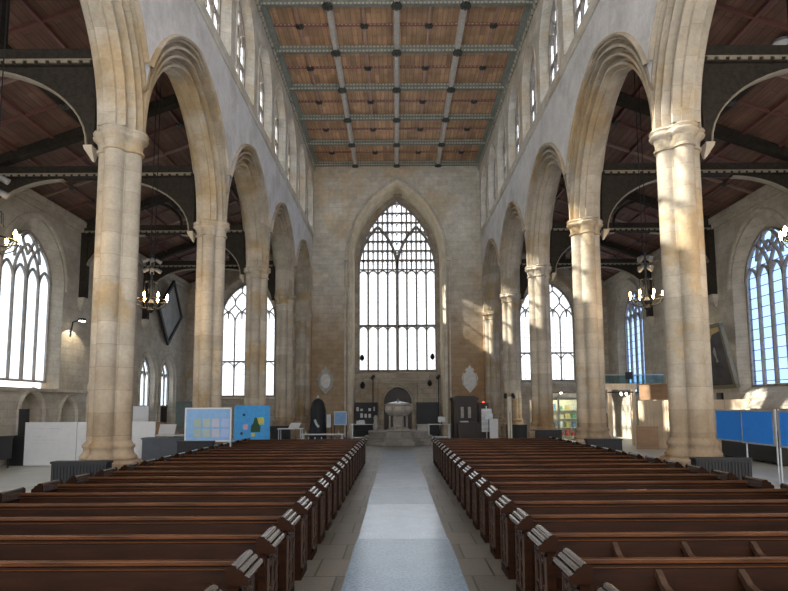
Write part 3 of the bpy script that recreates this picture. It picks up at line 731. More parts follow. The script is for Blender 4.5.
# ------------------------------------------------------------------ pews
PX0, PX1, PD = 1.18, 5.25, .42
def make_pew(arms):
    root = thing('church_pew', 'x', 'pew')
    ev = lambda a, b, c: (c, a, b)
    rails = MB()
    # bench ends
    for i, (x0, sgn) in enumerate(((PX0, -1), (PX1, 1))):
        mb = MB(); a, b = sorted((x0, x0-sgn*.07))
        mb.box(a, b, 0, PD, 0, .74); mb.box(a-.012, b+.012, -.015, PD+.015, 0, .08)
        fx = x0
        e = mb.build('bench_end', M['oak'], root); mb = MB()
        # sunk traceried panel: frame and little arches standing proud
        for yy in (.03, PD-.05, PD/2-.01): mb.box(*sorted((fx, fx+sgn*.018)), yy, yy+.025, .1, .70)
        mb.box(*sorted((fx, fx+sgn*.018)), .03, PD-.03, .68, .71); mb.box(*sorted((fx, fx+sgn*.018)), .03, PD-.03, .1, .13)
        g = lambda u, v, d, fx=fx, sgn=sgn: (fx+sgn*d, u, v)
        for c0 in (.03+.09, PD-.03-.09):
            for zz in (.5, .3, .15): mb.ribbon([(c0+u, zz+v) for u, v in arch_pts(.085, .12, 4)], .014, 0, .016, g)
            mb.ribbon([(c0+.04*cos(t*pi/4), .63+.03*sin(t*pi/4)) for t in range(9)], .012, 0, .016, g)
        tm = mb; tm.build('carved_tracery', M['oakcarve'], e)
        mb = MB()                              # stepped cap with three reeds
        x = x0+sgn*.035
        mb.box(min(x0-sgn*.075, x), max(x0-sgn*.075, x), -.01, PD+.01, .735, .77)
        for j, (dx, dz) in enumerate(((.045, .775), (.005, .812), (-.035, .842))):
            cx = x0+sgn*dx
            mb.loft([[(cx+.03*cos(t*pi/4), yy, dz+.026*sin(t*pi/4)) for t in range(8)] for yy in (-.03, PD+.03)])
        mb.box(*sorted((x0-sgn*.07, x0+sgn*.01)), -.02, PD+.02, .77, .82)
        mb.box(*sorted((x0-sgn*.07, x0-sgn*.03)), -.02, PD+.02, .82, .85)
        mb.build('end_cap', M['oakcap'], e, 50)
        mb = MB(); px = [x0+sgn*v for v in (.08,.08,.045,.03,.0,-.015,-.05,-.078,-.078)]; pz = (.735,.785,.805,.835,.842,.866,.872,.85,.735)
        for ya, yb in ((-.045, -.028), (PD+.028, PD+.045)): mb = MB(); mb.prism(list(zip(px, pz)), ya, yb, lambda a, b, c: (a, c, b)); mb.build('cap_end', M['oak'], e)
    xa, xb = PX0+.07, PX1-.07
    mb = MB(); mb.add([(x, y, z) for x in (xa, xb) for y, z in ((.27,.33),(.36,.76),(.385,.76),(.385,.05),(.36,.05),(.30,.33))],
                      [(0,1,2,3,4,5),(11,10,9,8,7,6)] + [(i,(i+1)%6,6+(i+1)%6,6+i) for i in range(6)])
    mb.build('backrest', M['oak'], root)
    mb = MB(); mb.loft([[(x, y, z) for y, z in ((.348,.765),(.335,.775),(.335,.79),(.35,.795),(.352,.803),(.37,.81),(.40,.803),(.405,.77),(.385,.76))] for x in (xa, xb)])
    mb.loft([[(x, y, z) for y, z in ((.345,.735),(.337,.74),(.345,.747),(.352,.747),(.352,.735))] for x in (xa, xb)])
    mb.build('top_rail', M['oakrail'], root, 40)
    mb = MB(); mb.box(xa, xb, -.02, .30, .40, .43); mb.box(xa, xb, .02, .05, .0, .40); mb.build('seat', M['oak'], root)
    mb = MB(); mb.box(xa, xb, .385, .52, .50, .52); mb.build('book_ledge', M['oak'], root)
    if arms:
        x = PX0+.07+.62
        while x < PX1-.3:
            mb = MB()
            pts = [(x, .345, .70), (x, .30, .67), (x, .24, .62), (x, .16, .60), (x, .08, .61), (x, .03, .60)]
            mb.loft([[(p[0]-w, p[1], p[2]-.02), (p[0]+w, p[1], p[2]-.02), (p[0]+w*.8, p[1]-.005, p[2]+.03), (p[0]-w*.8, p[1]-.005, p[2]+.03)] for p, w in zip(pts, (.028,.03,.03,.032,.042,.04))])
            mb.lathe([(.02,-.03),(.04,-.02),(.042,.0),(.03,.02),(.01,.03)], 8, (x, .03, .60))
            mb.box(x-.018, x+.018, .0, .05, .43, .60)
            mb.build('armrest', M['oakcarve'], root, 40); x += .62
    return root
pa = make_pew(True); pb = make_pew(False)
usedA = usedB = False
NP = 20
for s in (-1, 1):
    for i in range(NP):
        ar = s > 0 and i < 3
        if ar: o = pa if not usedA else dup(pa); usedA = True
        else: o = pb if not usedB else dup(pb); usedB = True
        o.location = (0, 3.32+.89*i, 0); o.scale = (s, 1, 1)
        o['group'] = 'pews in two blocks beside the aisle'
        o['label'] = 'dark polished oak pew on the %s of the central aisle, %s row from the camera' % (sidename[s], ORD[i])

# ------------------------------------------------------------------ heaters in front of the columns
ht = thing('heater', 'x', 'heater', group='black ribbed heaters in front of the columns')
mb = MB(); mb.box(-.50, .50, 0, .22, .03, .95); mb.box(-.52, .52, -.01, .23, .93, .97); mb.build('casing', M['heater'], ht)
mb = MB()
for i in range(16): mb.box(-.465+i*.06, -.445+i*.06, -.015, 0, .08, .90)
mb.build('grille', M['black'], ht)
first = True
for s in (-1, 1):
    for k in range(4):
        c = ht if first else dup(ht); first = False
        c.location = (s*5.88, 12.15+BAY*k-1.25, 0)
        c['label'] = 'black ribbed heater box in front of the %s stone column on the %s' % (ORD[k], sidename[s])

# ------------------------------------------------------------------ chandeliers
ch = thing('chandelier', 'x', 'chandelier')
HR = E+3.0
top = roofz(7.0)
mb = MB()
for dx in (-.06, .06): mb.tube([(dx, 0, HR+1.1), (dx, 0, top)], .012, 6)
mb.build('cable', M['iron'], ch)
mb = MB(); mb.tube([(0,0,HR-.25),(0,0,HR+1.3)], .035, 8); mb.lathe([(.02,-.38),(.09,-.3),(.05,-.22),(.1,-.1),(.04,.0)], 10, (0,0,HR)); mb.build('stem', M['iron'], ch, 40)
mb = MB()
for rr in (.42,): mb.tube([(rr*cos(t*pi/10), rr*sin(t*pi/10), HR-.02) for t in range(21)], .018, 6)
for k in range(8):
    a = k*pi/4; mb.tube([(0,0,HR-.2),(.2*cos(a),.2*sin(a),HR-.25),(.38*cos(a),.38*sin(a),HR-.16),(.46*cos(a),.46*sin(a),HR-.02)], .012, 6)
    mb.tube([(.05*cos(a),.05*sin(a),HR+.55),(.18*cos(a),.18*sin(a),HR+.5),(.2*cos(a),.2*sin(a),HR+.25)], .012, 6)
mb.build('branches', M['iron'], ch)
for k in range(8):
    a = k*pi/4; mb = MB(); mb.lathe([(.012,0),(.014,.05),(.03,.08),(.034,.115),(.02,.155),(.004,.18)], 8, (.46*cos(a), .46*sin(a), HR-.02)); mb.build('bulb', M['bulb'], ch, 60)
for k in range(2):
    for q in range(4):
        a = q*pi/2+.4; z = HR+.85+.27*k
        mb = MB(); mt = Matrix.Translation((.16*cos(a), .16*sin(a), z)) @ Matrix.Rotation(a, 4, 'Z') @ Matrix.Rotation(R(118), 4, 'Y')
        r = [[mt @ Vector((rr*cos(t*pi/5), rr*sin(t*pi/5), zz)) for t in range(10)] for rr, zz in ((.025,-.1),(.05,-.08),(.06,.09))]
        mb.loft(r); mb.build('spotlight', M['lampgrey'], ch, 40)
first = True
for s in (-1, 1):
    for y, w in ((10.3, 'half out of the photo at its %s edge' % sidename[s]), (16.45, 'hanging behind the nearest column on the %s' % sidename[s])):
        c = ch if first else dup(ch); first = False
        c.location = (s*(7.34 if y < 12 else 7.0), y, 0)
        tag(c, 'iron chandelier with candle bulbs and spotlights, %s' % w, 'chandelier', 'chandeliers along the arcades')
        ld = bpy.data.lights.new('chandelier_glow', 'POINT'); ld.energy = 45; ld.color = (1, .72, .42); ld.shadow_soft_size = .3
        lo = bpy.data.objects.new('chandelier_glow', ld); C.objects.link(lo); lo.location = (c.location.x, y, HR+.1); lo.parent = None

# ------------------------------------------------------------------ furnishings
def place(o, x, y, z=0, rz=0): o.location = (x, y, z); o.rotation_euler = (0, 0, R(rz)); return o
def board(name, label, cat, x0, x1, y, z0, z1, m, th=.03, frame=None, feet=True, group=None, rz=0, legs=None):
    w = x1-x0; t = thing(name, label, cat, ((x0+x1)/2, y, 0), R(rz), group)
    mb = MB(); mb.box(-w/2, w/2, -th/2, th/2, z0, z1); mb.build('panel', m, t)
    if frame:
        mb = MB(); e = .02
        for a, b, c, d in ((-w/2-e, w/2+e, z1-e, z1+e), (-w/2-e, w/2+e, z0-e, z0+e), (-w/2-e, -w/2+e, z0, z1), (w/2-e, w/2+e, z0, z1)): mb.box(a, b, -th/2-.008, th/2+.008, c, d)
        mb.build('frame', frame, t)
    if legs:
        for sx in (-1, 1):
            mb = MB(); mb.box(sx*w/2-.018, sx*w/2+.018, -.018, .018, 0, z1); mb.box(sx*w/2-.02, sx*w/2+.02, -.12, .12, 0, .025); mb.build('leg', legs, t)
    return t
# white boards in the left aisle
for i, (a, b, lab) in enumerate(((-12.5, -10.78, 'white panel with lines of writing, leftmost in the left aisle'),
                                 (-10.76, -9.15, 'white panel standing left of and behind the nearest left column'),
                                 (-9.13, -8.15, 'white panel showing just right of the nearest left column'))):
    t = board('partition_screen', lab, 'panel', a, b, 19.9, .03, 1.46, M['white'], .04, group='white panels across the left aisle')
    if i < 2:
        mb = MB()
        for k, zz in enumerate((1.24, .98, .86, .76)):
            ln = (.9, .45, 1.0, .6)[k] if i == 0 else (.5, .3, .4, .3)[k]
            mb.box(-.6, -.6+ln, -.026, -.021, zz, zz+.014)
        mb.build('text_lines', M['steel'], t)
t = board('partition_screen', 'small white screen standing behind the white panels by the column', 'panel', -10.55, -9.95, 23.6, .9, 1.98, M['white'], .04, legs=M['steel'])
# black speaker box and dark chest by the left wall
mb = MB(); mb.box(-.28, .28, -.25, .25, 0, 1.0); mb.box(-.30, .30, -.27, .27, .95, 1.0)
o = place(mb.build('storage_box', M['black']), -12.95, 20.4); tag(o, 'narrow black box at the left end of the white panels', 'box')
mb = MB(); mb.box(-.12, .12, -.1, .1, 1.0, 1.9); o = place(mb.build('loudspeaker', M['black']), -12.95, 20.5); tag(o, 'slim black loudspeaker standing on a black box by the left wall', 'loudspeaker')
t = thing('dark_table', 'long table with black cloth against the left wall at the edge of the photo', 'table', (-13.0, 18.2, 0))
mb = MB(); mb.box(-.38, .38, -1.3, 1.3, .98, 1.03); mb.build('table_top', M['black'], t)
mb = MB(); mb.box(-.36, .36, -1.28, 1.28, .3, .98); mb.build('cloth', M['black'], t)
for a in (-.3, .3):
    for b in (-1.2, 1.2): mb = MB(); mb.box(a-.02, a+.02, b-.02, b+.02, 0, .3); mb.build('leg', M['iron'], t)
# blue display boards
M['lblue'] = plain('pale_blue_board', (.22,.40,.66), .7, var=.08); M['sky'] = plain('bright_blue_board', (.06,.34,.72), .7, var=.1)
t = board('display_board', 'pale blue display board with two rows of coloured sheets by the second left column', 'display board', -6.28, -4.95, 17.45, .95, 1.9, M['lblue'], .03, frame=M['white'], legs=M['steel'])
cols = [(.33,.42,.38), (.38,.46,.42), (.44,.46,.55), (.34,.44,.68)]
for i in range(4):
    m = plain('sheet_%d' % i, cols[i], .7, var=.05)
    for j in range(2):
        mb = MB(); mb.box(-.42+i*.27, -.20+i*.27, -.024, -.018, 1.06+j*.30, 1.30+j*.30); mb.build('sheet', m, t)
t = board('display_board', 'bright blue display board with a dark green tree shape by the third left column', 'display board', -6.4, -5.05, 23.2, .65, 1.97, M['sky'], .03, frame=M['sky'], legs=M['steel'])
mb = MB(); mb.prism([(-.05, .95), (.32, .95), (.34, 1.15), (.25, 1.3), (.2, 1.5), (.1, 1.52), (.05, 1.3), (-.03, 1.2)], -.026, -.018, lambda a, b, c: (a, c, b)); mb.build('tree_shape', plain('dark_green_card', (.03,.09,.05), .8), t)
for nm, cc, px, pz, r in (('yellow_shape', (.55,.55,.12), .33, 1.38, .14), ('pink_shape', (.60,.35,.50), -.25, 1.15, .10), ('yellow_shape', (.5,.5,.12), .05, .85, .07), ('dark_shape', (.04,.06,.1), -.32, 1.62, .05), ('dark_shape', (.04,.06,.1), -.4, .9, .05)):
    mb = MB(); mb.prism([(px+r*cos(k*pi/4)*(1+.3*(k%2)), pz+r*sin(k*pi/4)*(1+.3*(k%2))) for k in range(8)], -.024, -.018, lambda a, b, c: (a, c, b)); mb.build(nm, plain(nm, cc, .8), t)
# tables in the left aisle
def table(label, x, y, w, d, h, top, leg, items=(), rz=0, group=None):
    t = thing('folding_table', label, 'table', (x, y, 0), R(rz), group)
    mb = MB(); mb.box(-w/2, w/2, -d/2, d/2, h-.035, h); mb.build('table_top', top, t)
    for a in (-1, 1):
        for b in (-1, 1): mb = MB(); mb.box(a*(w/2-.06)-.02, a*(w/2-.06)+.02, b*(d/2-.06)-.02, b*(d/2-.06)+.02, 0, h-.035); mb.build('leg', leg, t)
    mb = MB(); mb.box(-w/2+.06, w/2-.06, -.012, .012, .12, .16); mb.build('stretcher', leg, t)
    return t
def paper(label, x, y, z, w, h, m=None, tilt=70, rz=0, name='leaflet', cat='leaflet', group=None):
    mb = MB(); mb.box(-w/2, w/2, -.012, .012, 0, h, Matrix.Rotation(R(tilt-90), 4, 'X'))
    o = mb.build(name, m or M['white']); o.location = (x, y, z+.012*abs(cos(R(tilt)))); o.rotation_euler = (0, 0, R(rz)); return tag(o, label, cat, group)
table('dark covered table with papers between the white panels and the blue board', -8.6, 22.5, 1.9, .7, .9, M['white'], M['steel'])
paper('white sheet leaning on the table left of the pale blue board', -8.75, 22.4, .9, .62, .42, tilt=65)
paper('small white card on the table behind the white panels', -9.3, 22.4, .9, .25, .3, tilt=70, rz=10, name='card')
mb = MB(); mb.box(-.75, .75, -.25, .25, 0, .92); mb.box(-.78, .78, -.28, .28, .9, .95); o = place(mb.build('wooden_chest', plain('slate_painted_wood', (.06,.07,.09), .5)), -7.6, 19.6); tag(o, 'slate coloured chest behind the pews left of the second column', 'chest')
t = thing('notice_stand', 'dark green notice stand in front of the farther arched door on the left', 'stand', (-10.6, 29.5, 0))
mb = MB(); mb.box(-.45, .45, -.04, .04, .9, 2.2); mb.build('panel', plain('grey_green_panel', (.10,.13,.12), .6), t)
mb = MB(); mb.box(-.02, .02, -.02, .02, 0, .9); mb.box(-.3, .3, -.2, .2, 0, .04); mb.build('post', M['iron'], t)
t = thing('wooden_chair', 'reddish wooden chair near the arched doors of the left aisle', 'chair', (-10.9, 27.0, 0))
mb = MB(); mb.box(-.25, .25, -.24, .24, .43, .48); mb.build('seat', M['brownply'], t)
mb = MB(); mb.box(-.25, .25, .2, .24, .55, 1.25); mb.build('backrest', M['brownply'], t)
for a in (-.22, .22):
    for b in (-.21, .21): mb = MB(); mb.box(a-.02, a+.02, b-.02, b+.02, 0, .43); mb.build('leg', M['brownply'], t)
table('white topped table with papers behind the third left column', -4.9, 27.0, 1.1, .6, .95, M['white'], M['steel'])
paper('white papers propped on the table right of the bright blue board', -4.75, 26.9, .95, .5, .35, tilt=40, rz=-15)
table('long white railed table before the end wall, left of the font', -3.35, 26.3, 1.85, .5, .72, M['white'], M['white'])
mb = MB()
for k in range(7): mb.box(-.86+.28*k, -.83+.28*k, -.012, .012, 0, .6)
mb.box(-.9, .9, -.02, .02, .02, .06); o = place(mb.build('low_rail', M['steel']), -3.35, 25.9); tag(o, 'low pale railing in front of the long white table', 'railing')
for x in (-4.1, -2.65):
    mb = MB(); mb.lathe([(.05, 0), (.05, .02), (.02, .03), (.008, .16)], 8); o = place(mb.build('candle_stand', M['white']), x, 26.3, .72); tag(o, 'small white cone standing on the %s end of the long white table' % ('left' if x < -3 else 'right'), 'ornament')
# dark draped figure, easel, little white panel
t = thing('draped_stand', 'tall dark draped stand against the end wall left of the tower arch', 'stand', (-4.75, 35.2, 0))
mb = MB(); mb.lathe([(.5, 0), (.52, .5), (.44, 1.1), (.46, 1.7), (.36, 2.15), (.22, 2.32), (.02, 2.4)], 12); mb.build('drape', M['black'], t, 60)
mb = MB(); mb.tube([(-.12, -.5, 1.15), (-.02, -.5, .9), (.12, -.5, .72)], .07, 6); mb.build('white_sash', M['white'], t)
mb = MB(); mb.lathe([(.02, 2.4), (.08, 2.44), (.07, 2.54), (.01, 2.58)], 8); mb.build('finial', M['white'], t)
t = board('easel', 'light blue notice on an easel beside the left jamb of the tower arch', 'easel', -3.75, -3.05, 35.0, .85, 1.6, M['lblue'], .03, frame=M['steel'], legs=M['iron'])
t = board('notice_board', 'narrow white notice between the dark stand and the blue easel', 'notice', -4.2, -3.9, 34.7, .7, 1.45, M['white'], .03, legs=M['iron'])
# monuments on the end wall
def monument(label, x, z, m, oval=True):
    t = thing('wall_monument', label, 'monument', (x, YE-.02, z))
    mb = MB()
    pts = [(.30*cos(k*pi/8), .46*sin(k*pi/8)) for k in range(16)]
    mb.prism(pts, -.10, 0, lambda a, b, c: (a, c, b)); mb.build('tablet', M['marble'], t)
    mb = MB()
    mb.prism([(1.35*a, 1.3*b) for a, b in pts], -.06, .0, lambda a, b, c: (a, c, b)); mb.prism([(-.3,.55),(.3,.55),(.2,.72),(.1,.74),(0,.92),(-.1,.74),(-.2,.72)], -.09, 0, lambda a, b, c: (a, c, b))
    mb.prism([(-.3,-.5),(0,-.85),(.3,-.5)], -.09, 0, lambda a, b, c: (a, c, b))
    for s in (-1, 1): mb.tube([(s*.36,-.06,.4),(s*.47,-.06,.1),(s*.42,-.06,-.3),(s*.2,-.06,-.55)], .06, 6)
    mb.build('surround', m, t); return t
monument('grey oval wall monument on the end wall left of the tower arch', -4.55, E+1.55, M['greymarble'])
monument('pale marble wall monument on the end wall right of the tower arch', 4.55, E+1.6, M['marble'])
# dark oak lobby at the right of the tower arch
t = thing('oak_lobby', 'dark oak double door lobby against the end wall right of the tower arch', 'lobby', (4.0, 35.6, 0))
mb = MB(); mb.box(-.7, .7, -.55, 1.65, 0, 2.3); mb.build('carcase', M['oakdark'], t)
mb = MB(); mb.box(-.76, .76, -.64, 1.65, 2.25, 2.4); mb.prism([(-.72,2.4),(.72,2.4),(.5,2.5),(-.5,2.5)], -.6, .3, lambda a, b, c: (a, c, b)); mb.build('cornice', M['oakdark'], t)
for s in (-1, 1):
    mb = MB(); mb.box(min(s*.02, s*.5), max(s*.02, s*.5), -.60, -.55, .05, 2.1); d = mb.build('door_leaf', M['oakdark'], t)
    mb = MB(); mb.box(min(s*.12, s*.3), max(s*.12, s*.3), -.615, -.60, 1.2, 1.85); mb.build('pane', M['greymarble'], d)
t = thing('oak_cupboard', 'lower dark oak cupboard to the right of the oak lobby', 'cupboard', (5.08, 35.5, 0))
mb = MB(); mb.box(-.30, .30, -.28, .28, 0, 2.0); mb.box(-.31, .31, -.30, .30, 2.0, 2.08); mb.build('carcase', M['oakdark'], t)
mb = MB(); mb.box(-.22, .22, -.305, -.28, .2, 1.9); mb.build('door', M['oakdark'], t)
mb = MB(); mb.lathe([(.03,0),(.05,.03),(.05,.07),(.02,.1)], 8); o = place(mb.build('red_light', M['red']), 5.1, 35.4, 2.08); tag(o, 'small red light on top of the oak cupboard', 'light')
t = thing('oak_desk', 'low dark oak desk in front of the oak lobby', 'desk', (4.1, 33.4, 0))
mb = MB(); mb.box(-.8, .8, -.35, .35, .95, 1.0); mb.build('desk_top', M['oakdark'], t); mb = MB(); mb.box(-.75, .75, -.3, .3, 0, .95); mb.build('body', M['oakdark'], t)
mb = MB(); mb.box(-.22, .22, -.15, .15, 0, .07); o = place(mb.build('paper_stack', M['white']), 3.7, 33.3, 1.0); tag(o, 'stack of white papers on the low oak desk', 'papers')
t = thing('leaflet_rack', 'white leaflet rack standing right of the oak lobby', 'rack', (4.85, 32.6, 0))
mb = MB(); mb.box(-.28, .28, -.02, .02, .5, 1.75); mb.box(-.28, .28, -.15, .02, .5, .54); mb.build('back_panel', M['white'], t)
for k in range(4): mb = MB(); mb.box(-.28, .28, -.09, -.02, .56+.3*k, .72+.3*k); mb.build('pocket', M['steel'], t)
mb = MB(); mb.box(-.03, .03, 0, .05, 0, 1.9); mb.box(-.3, .3, -.25, .25, 0, .03); mb.build('stand', M['steel'], t)
paper('white poster leaning at a slope in front of the leaflet rack', 4.72, 29.5, .0, .4, 1.3, tilt=75, rz=-15, name='poster')
t = thing('music_stand', 'slender grey stand beside the white leaflet rack', 'stand', (4.75, 31.2, 0))
mb = MB(); mb.tube([(0,0,0.02),(0,0,1.25)], .02, 6)
for a in range(3): mb.tube([(0,0,.3),(.25*cos(a*2.1),.25*sin(a*2.1),.01)], .012, 6)
mb.build('post', M['iron'], t); mb = MB(); mb.box(-.22, .22, -.02, .02, 1.2, 1.5, ); mb.build('desk', M['steel'], t)
t = thing('lighting_post', 'cream square post with two black spotlights beside the fourth right column', 'post', (5.28, 28.2, 0))
mb = MB(); mb.box(-.09, .09, -.09, .09, 0, 2.35); mb.box(-.2, .2, -.2, .2, 0, .06); mb.build('post', M['cream'], t)
for s in (-1, 1):
    mb = MB(); mb.tube([(0, -.02, 2.3), (s*.15, -.06, 2.36)], .02, 6); mb.tube([(s*.17, .02, 2.46), (s*.2, -.14, 2.30)], .075, 8); mb.build('spotlight', M['black'], t)
mb = MB(); mb.box(-.012, .012, -.1, -.09, .3, 1.6); mb.build('cable', M['iron'], t)

# ------------------------------------------------------------------ font
FY = 30.6
fs = thing('font_steps', 'octagonal stone steps under the font at the end of the aisle', 'steps', (0, FY, 0))
for i, (r, z0, z1) in enumerate(((2.05, 0, .2), (1.85, .2, .42), (1.65, .42, .66))):
    mb = MB(); oc = lambda r, z: [(r*cos(pi/8+k*pi/4), r*sin(pi/8+k*pi/4), z) for k in range(8)]
    mb.loft([oc(r-.03, z0), oc(r-.03, z1-.06), oc(r, z1-.05), oc(r, z1)]); mb.build('step', M['flags'], fs)
ft = thing('stone_font', 'octagonal carved stone font on steps in front of the tower door', 'font', (0, FY, .66))
mb = MB(); mb.loft([oc(r, z) for r, z in ((.62,0),(.62,.08),(.5,.14),(.34,.2))]); mb.build('base', M['tracery'], ft)
mb = MB(); mb.loft([oc(.3, .18), oc(.3, .75)]); mb.build('stem', M['tracery'], ft)
for k in range(8):
    a = pi/8+k*pi/4; mb = MB(); mb.tube([(.47*cos(a), .47*sin(a), .12), (.47*cos(a), .47*sin(a), .78)], .05, 8); mb.build('shaft', M['tracery'], ft)
mb = MB(); mb.loft([oc(r, z) for r, z in ((.36,.74),(.56,.82),(.70,.95),(.72,1.0),(.72,1.28),(.76,1.31),(.76,1.36),(.5,1.36),(.5,1.30))]); bw_ = mb.build('bowl', M['tracery'], ft)
mb = MB()
for k in range(8): mt = Matrix.Rotation(k*pi/4, 4, 'Z'); mb.box(.655, .685, -.16, .16, 1.03, 1.25, mt)
mb.build('carved_panels', M['ashlar'], bw_)
mb = MB(); mb.lathe([(.62,1.36),(.62,1.40),(.3,1.47),(.05,1.52),(.04,1.6),(.0,1.63)], 16); mb.build('cover', plain('polished_cover', (.18,.17,.17), .25, .3), ft, 40)
mb = MB(); mb.box(-.3, .3, -.2, .2, 0, .85); mb.box(-.34, .34, -.24, .24, .85, .9); o = place(mb.build('side_pedestal', M['greymarble']), 1.35, FY+2.6, .0)
tag(o, 'pale pedestal standing behind the font on its right', 'pedestal')
# equipment left and right in the tower arch
t = thing('bookcase', 'black shelving with pale items in the tower arch left of the door', 'shelving', (-2.05, 38.5, 0))
mb = MB(); mb.box(-.72, .72, -.25, .25, 0, 2.15); mb.build('carcase', M['black'], t)
for k in range(4): mb = MB(); mb.box(-.68, .68, -.35, -.25, .3+.42*k, .34+.42*k); mb.build('shelf', M['iron'], t)
random.seed(3)
for k in range(3):
    for j in range(5):
        if random.random() < .75:
            h = random.uniform(.14, .3); x = -.55+.26*j
            mb = MB(); mb.box(-.08, .08, -.03, .0, 0, h); o = mb.build('leaflet', M['white']); o.location = (-2.05+x, 38.24, .762+.42*k)
            tag(o, 'small pale leaflet on the black shelving left of the tower door', 'leaflet', 'leaflets on the black shelving')
t = thing('equipment_cabinet', 'black equipment cabinet in the tower arch right of the door', 'cabinet', (1.95, 38.5, 0))
mb = MB(); mb.box(-.75, .7, -.25, .25, 0, 2.15); mb.build('carcase', M['black'], t)
for s in (-1, 1): mb = MB(); mb.box(min(s*.02, s*.62), max(s*.02, s*.62), -.27, -.25, .1, 2.0); mb.build('door', M['iron'], t)
table('white edged table left of the font before the tower arch', -1.95, 34.2, 1.5, .6, .9, M['white'], M['steel'])
table('white edged table right of the font before the tower arch', 2.35, 34.2, 1.3, .6, .88, M['white'], M['steel'])
t = thing('monitor', 'small monitor on the table right of the font', 'monitor', (2.5, 34.2, .88))
mb = MB(); mb.box(-.2, .2, -.02, .02, .1, .42); mb.build('screen', M['white'], t); mb = MB(); mb.box(-.03, .03, -.03, .03, 0, .12); mb.box(-.12, .12, -.08, .08, 0, .015); mb.build('stand', M['iron'], t)
mb = MB(); mb.box(-.16, .16, -.12, .12, 0, .22); o = place(mb.build('white_box', M['white']), -2.1, 34.2, .9); tag(o, 'white box on the table left of the font', 'box')
mb = MB(); mb.box(-.35, .35, -.15, .15, 0, .32); o = place(mb.build('black_box', M['black']), -1.55, 34.3, .9); tag(o, 'black box on the table left of the font', 'box')
mb = MB(); mb.lathe([(.14,0),(.12,.5),(.16,.85),(.10,1.1),(.12,1.3),(.05,1.42)], 10, ph=.2); o = place(mb.build('pedestal_urn', M['greymarble'], None, 40), -1.25, 32.9); tag(o, 'slim grey urn pedestal standing left behind the font', 'pedestal')
for s in (-1, 1):
    t = thing('lighting_stand', 'tall thin black lighting stand at the %s of the tower arch' % sidename[s], 'stand', (s*1.6 if s < 0 else 2.62, 38.0, 0))
    mb = MB(); mb.tube([(0,0,.02),(0,0,E+1.75)], .03, 6)
    for a in range(3): mb.tube([(0,0,.4),(.18*cos(a*2.1),.18*sin(a*2.1),.01)], .015, 6)
    mb.build('pole', M['iron'], t); mb = MB(); mb.tube([(-.08,-.08,E+1.72),(.06,.05,E+1.9)], .11, 8); mb.build('lamp', M['black'], t)
# hanging lanterns in the tower arch
for x, z in ((-2.35, E+3.15), (2.3, E+3.2), (-2.3, E+1.35), (2.1, E+1.45)):
    t = thing('hanging_lantern', 'small dark lantern on a bracket %s the sill of the great window, on the %s' % ('above' if z > E+2 else 'below', 'left' if x < 0 else 'right'), 'lantern', (x, YW-.45 if z < E+2 else YW-.35, z))
    mb = MB(); mb.lathe([(.03,-.22),(.14,-.12),(.16,.0),(.10,.14),(.03,.2)], 8); mb.build('lamp', M['iron'], t); mb = MB(); mb.tube([(0,0,.15),(0,0,.4),(0,.36,.42)], .015, 6); mb.build('bracket', M['iron'], t)

# ------------------------------------------------------------------ right aisle
def P2(px, D): return (px-396.5)*D/590
# blue boards in a row along the aisle
leg = M['steel']
for i, (ya, yb, x, lab) in enumerate(((17.65, 16.25, 9.42, 'blue felt display board farthest from the camera, beside the nearest right column'),
                                      (16.1, 14.75, 9.28, 'middle one of the three blue felt display boards in the right aisle'),
                                      (14.4, 12.6, 9.20, 'blue felt display board cut by the right edge of the photo'))):
    t = thing('display_board', lab, 'display board', (x, (ya+yb)/2, 0), 0, 'blue boards on poles in the right aisle')
    h = (ya-yb)/2
    mb = MB(); mb.box(-.02, .02, -h, h, .93, 1.76); mb.build('panel', M['blue'], t)
    mb = MB()
    for a, b, c, d in ((-h, h, 1.75, 1.79), (-h, h, .90, .94), (-h-.02, -h+.02, .9, 1.79), (h-.02, h+.02, .9, 1.79)): mb.box(-.03, .03, a, b, c, d)
    mb.build('frame', M['steel'], t)
    for yy in ((-h-.05,) if i == 0 else (-h-.06,) if i == 1 else (h+.05, -h)):
        mb = MB(); mb.tube([(0, yy, .01), (0, yy, 1.82)], .022, 8); mb.lathe([(.09, 0), (.09, .012), (.03, .03)], 12, (0, yy, 0)); mb.build('pole', leg, t)
# plywood hoarding, in sheets
def sheet(name, label, cat, xa, ya, xb, yb, z0, z1, m, th=.05, group=None):
    L_ = math.hypot(xb-xa, yb-ya); mb = MB(); mb.box(0, L_, -th/2, th/2, 0, z1-z0); o = mb.build(name, m); o.location = (xa, ya, z0); o.rotation_euler = (0, 0, math.atan2(yb-ya, xb-xa)); return tag(o, label, cat, group)
hp = [(11.1, 27.4), (11.75, 25.95), (12.35, 24.6), (12.9, 23.4), (13.3, 22.35)]
hl = ['farthest sheet of the plywood hoarding, behind the leaning brown board', 'plywood hoarding sheet just left of the nearest right column', 'plywood hoarding sheet hidden mostly by the nearest right column', 'plywood hoarding sheet under the painting, nearest the camera']
for i in range(4):
    (xa, ya), (xb, yb) = hp[i], hp[i+1]
    sheet('plywood_sheet', hl[i], 'hoarding', xa, ya, xb-.01, yb+.02, 0, 2.12, M['ply'], group='plywood hoarding sheets in the right aisle')
sheet('brown_panel', 'dark brown board above the plywood hoarding left of the nearest right column', 'panel', 11.3, 27.7, 12.4, 25.5, 2.15, 2.85, M['brownply'])
mb = MB(); mb.box(-.45, .45, -.01, .01, 0, 1.0, Matrix.Rotation(R(-12), 4, 'X')); o = mb.build('leaning_board', M['brownply']); o.location = (10.85, 26.0, .0); o.rotation_euler = (0, 0, R(-25)); tag(o, 'orange brown board leaning against the plywood hoarding', 'board')
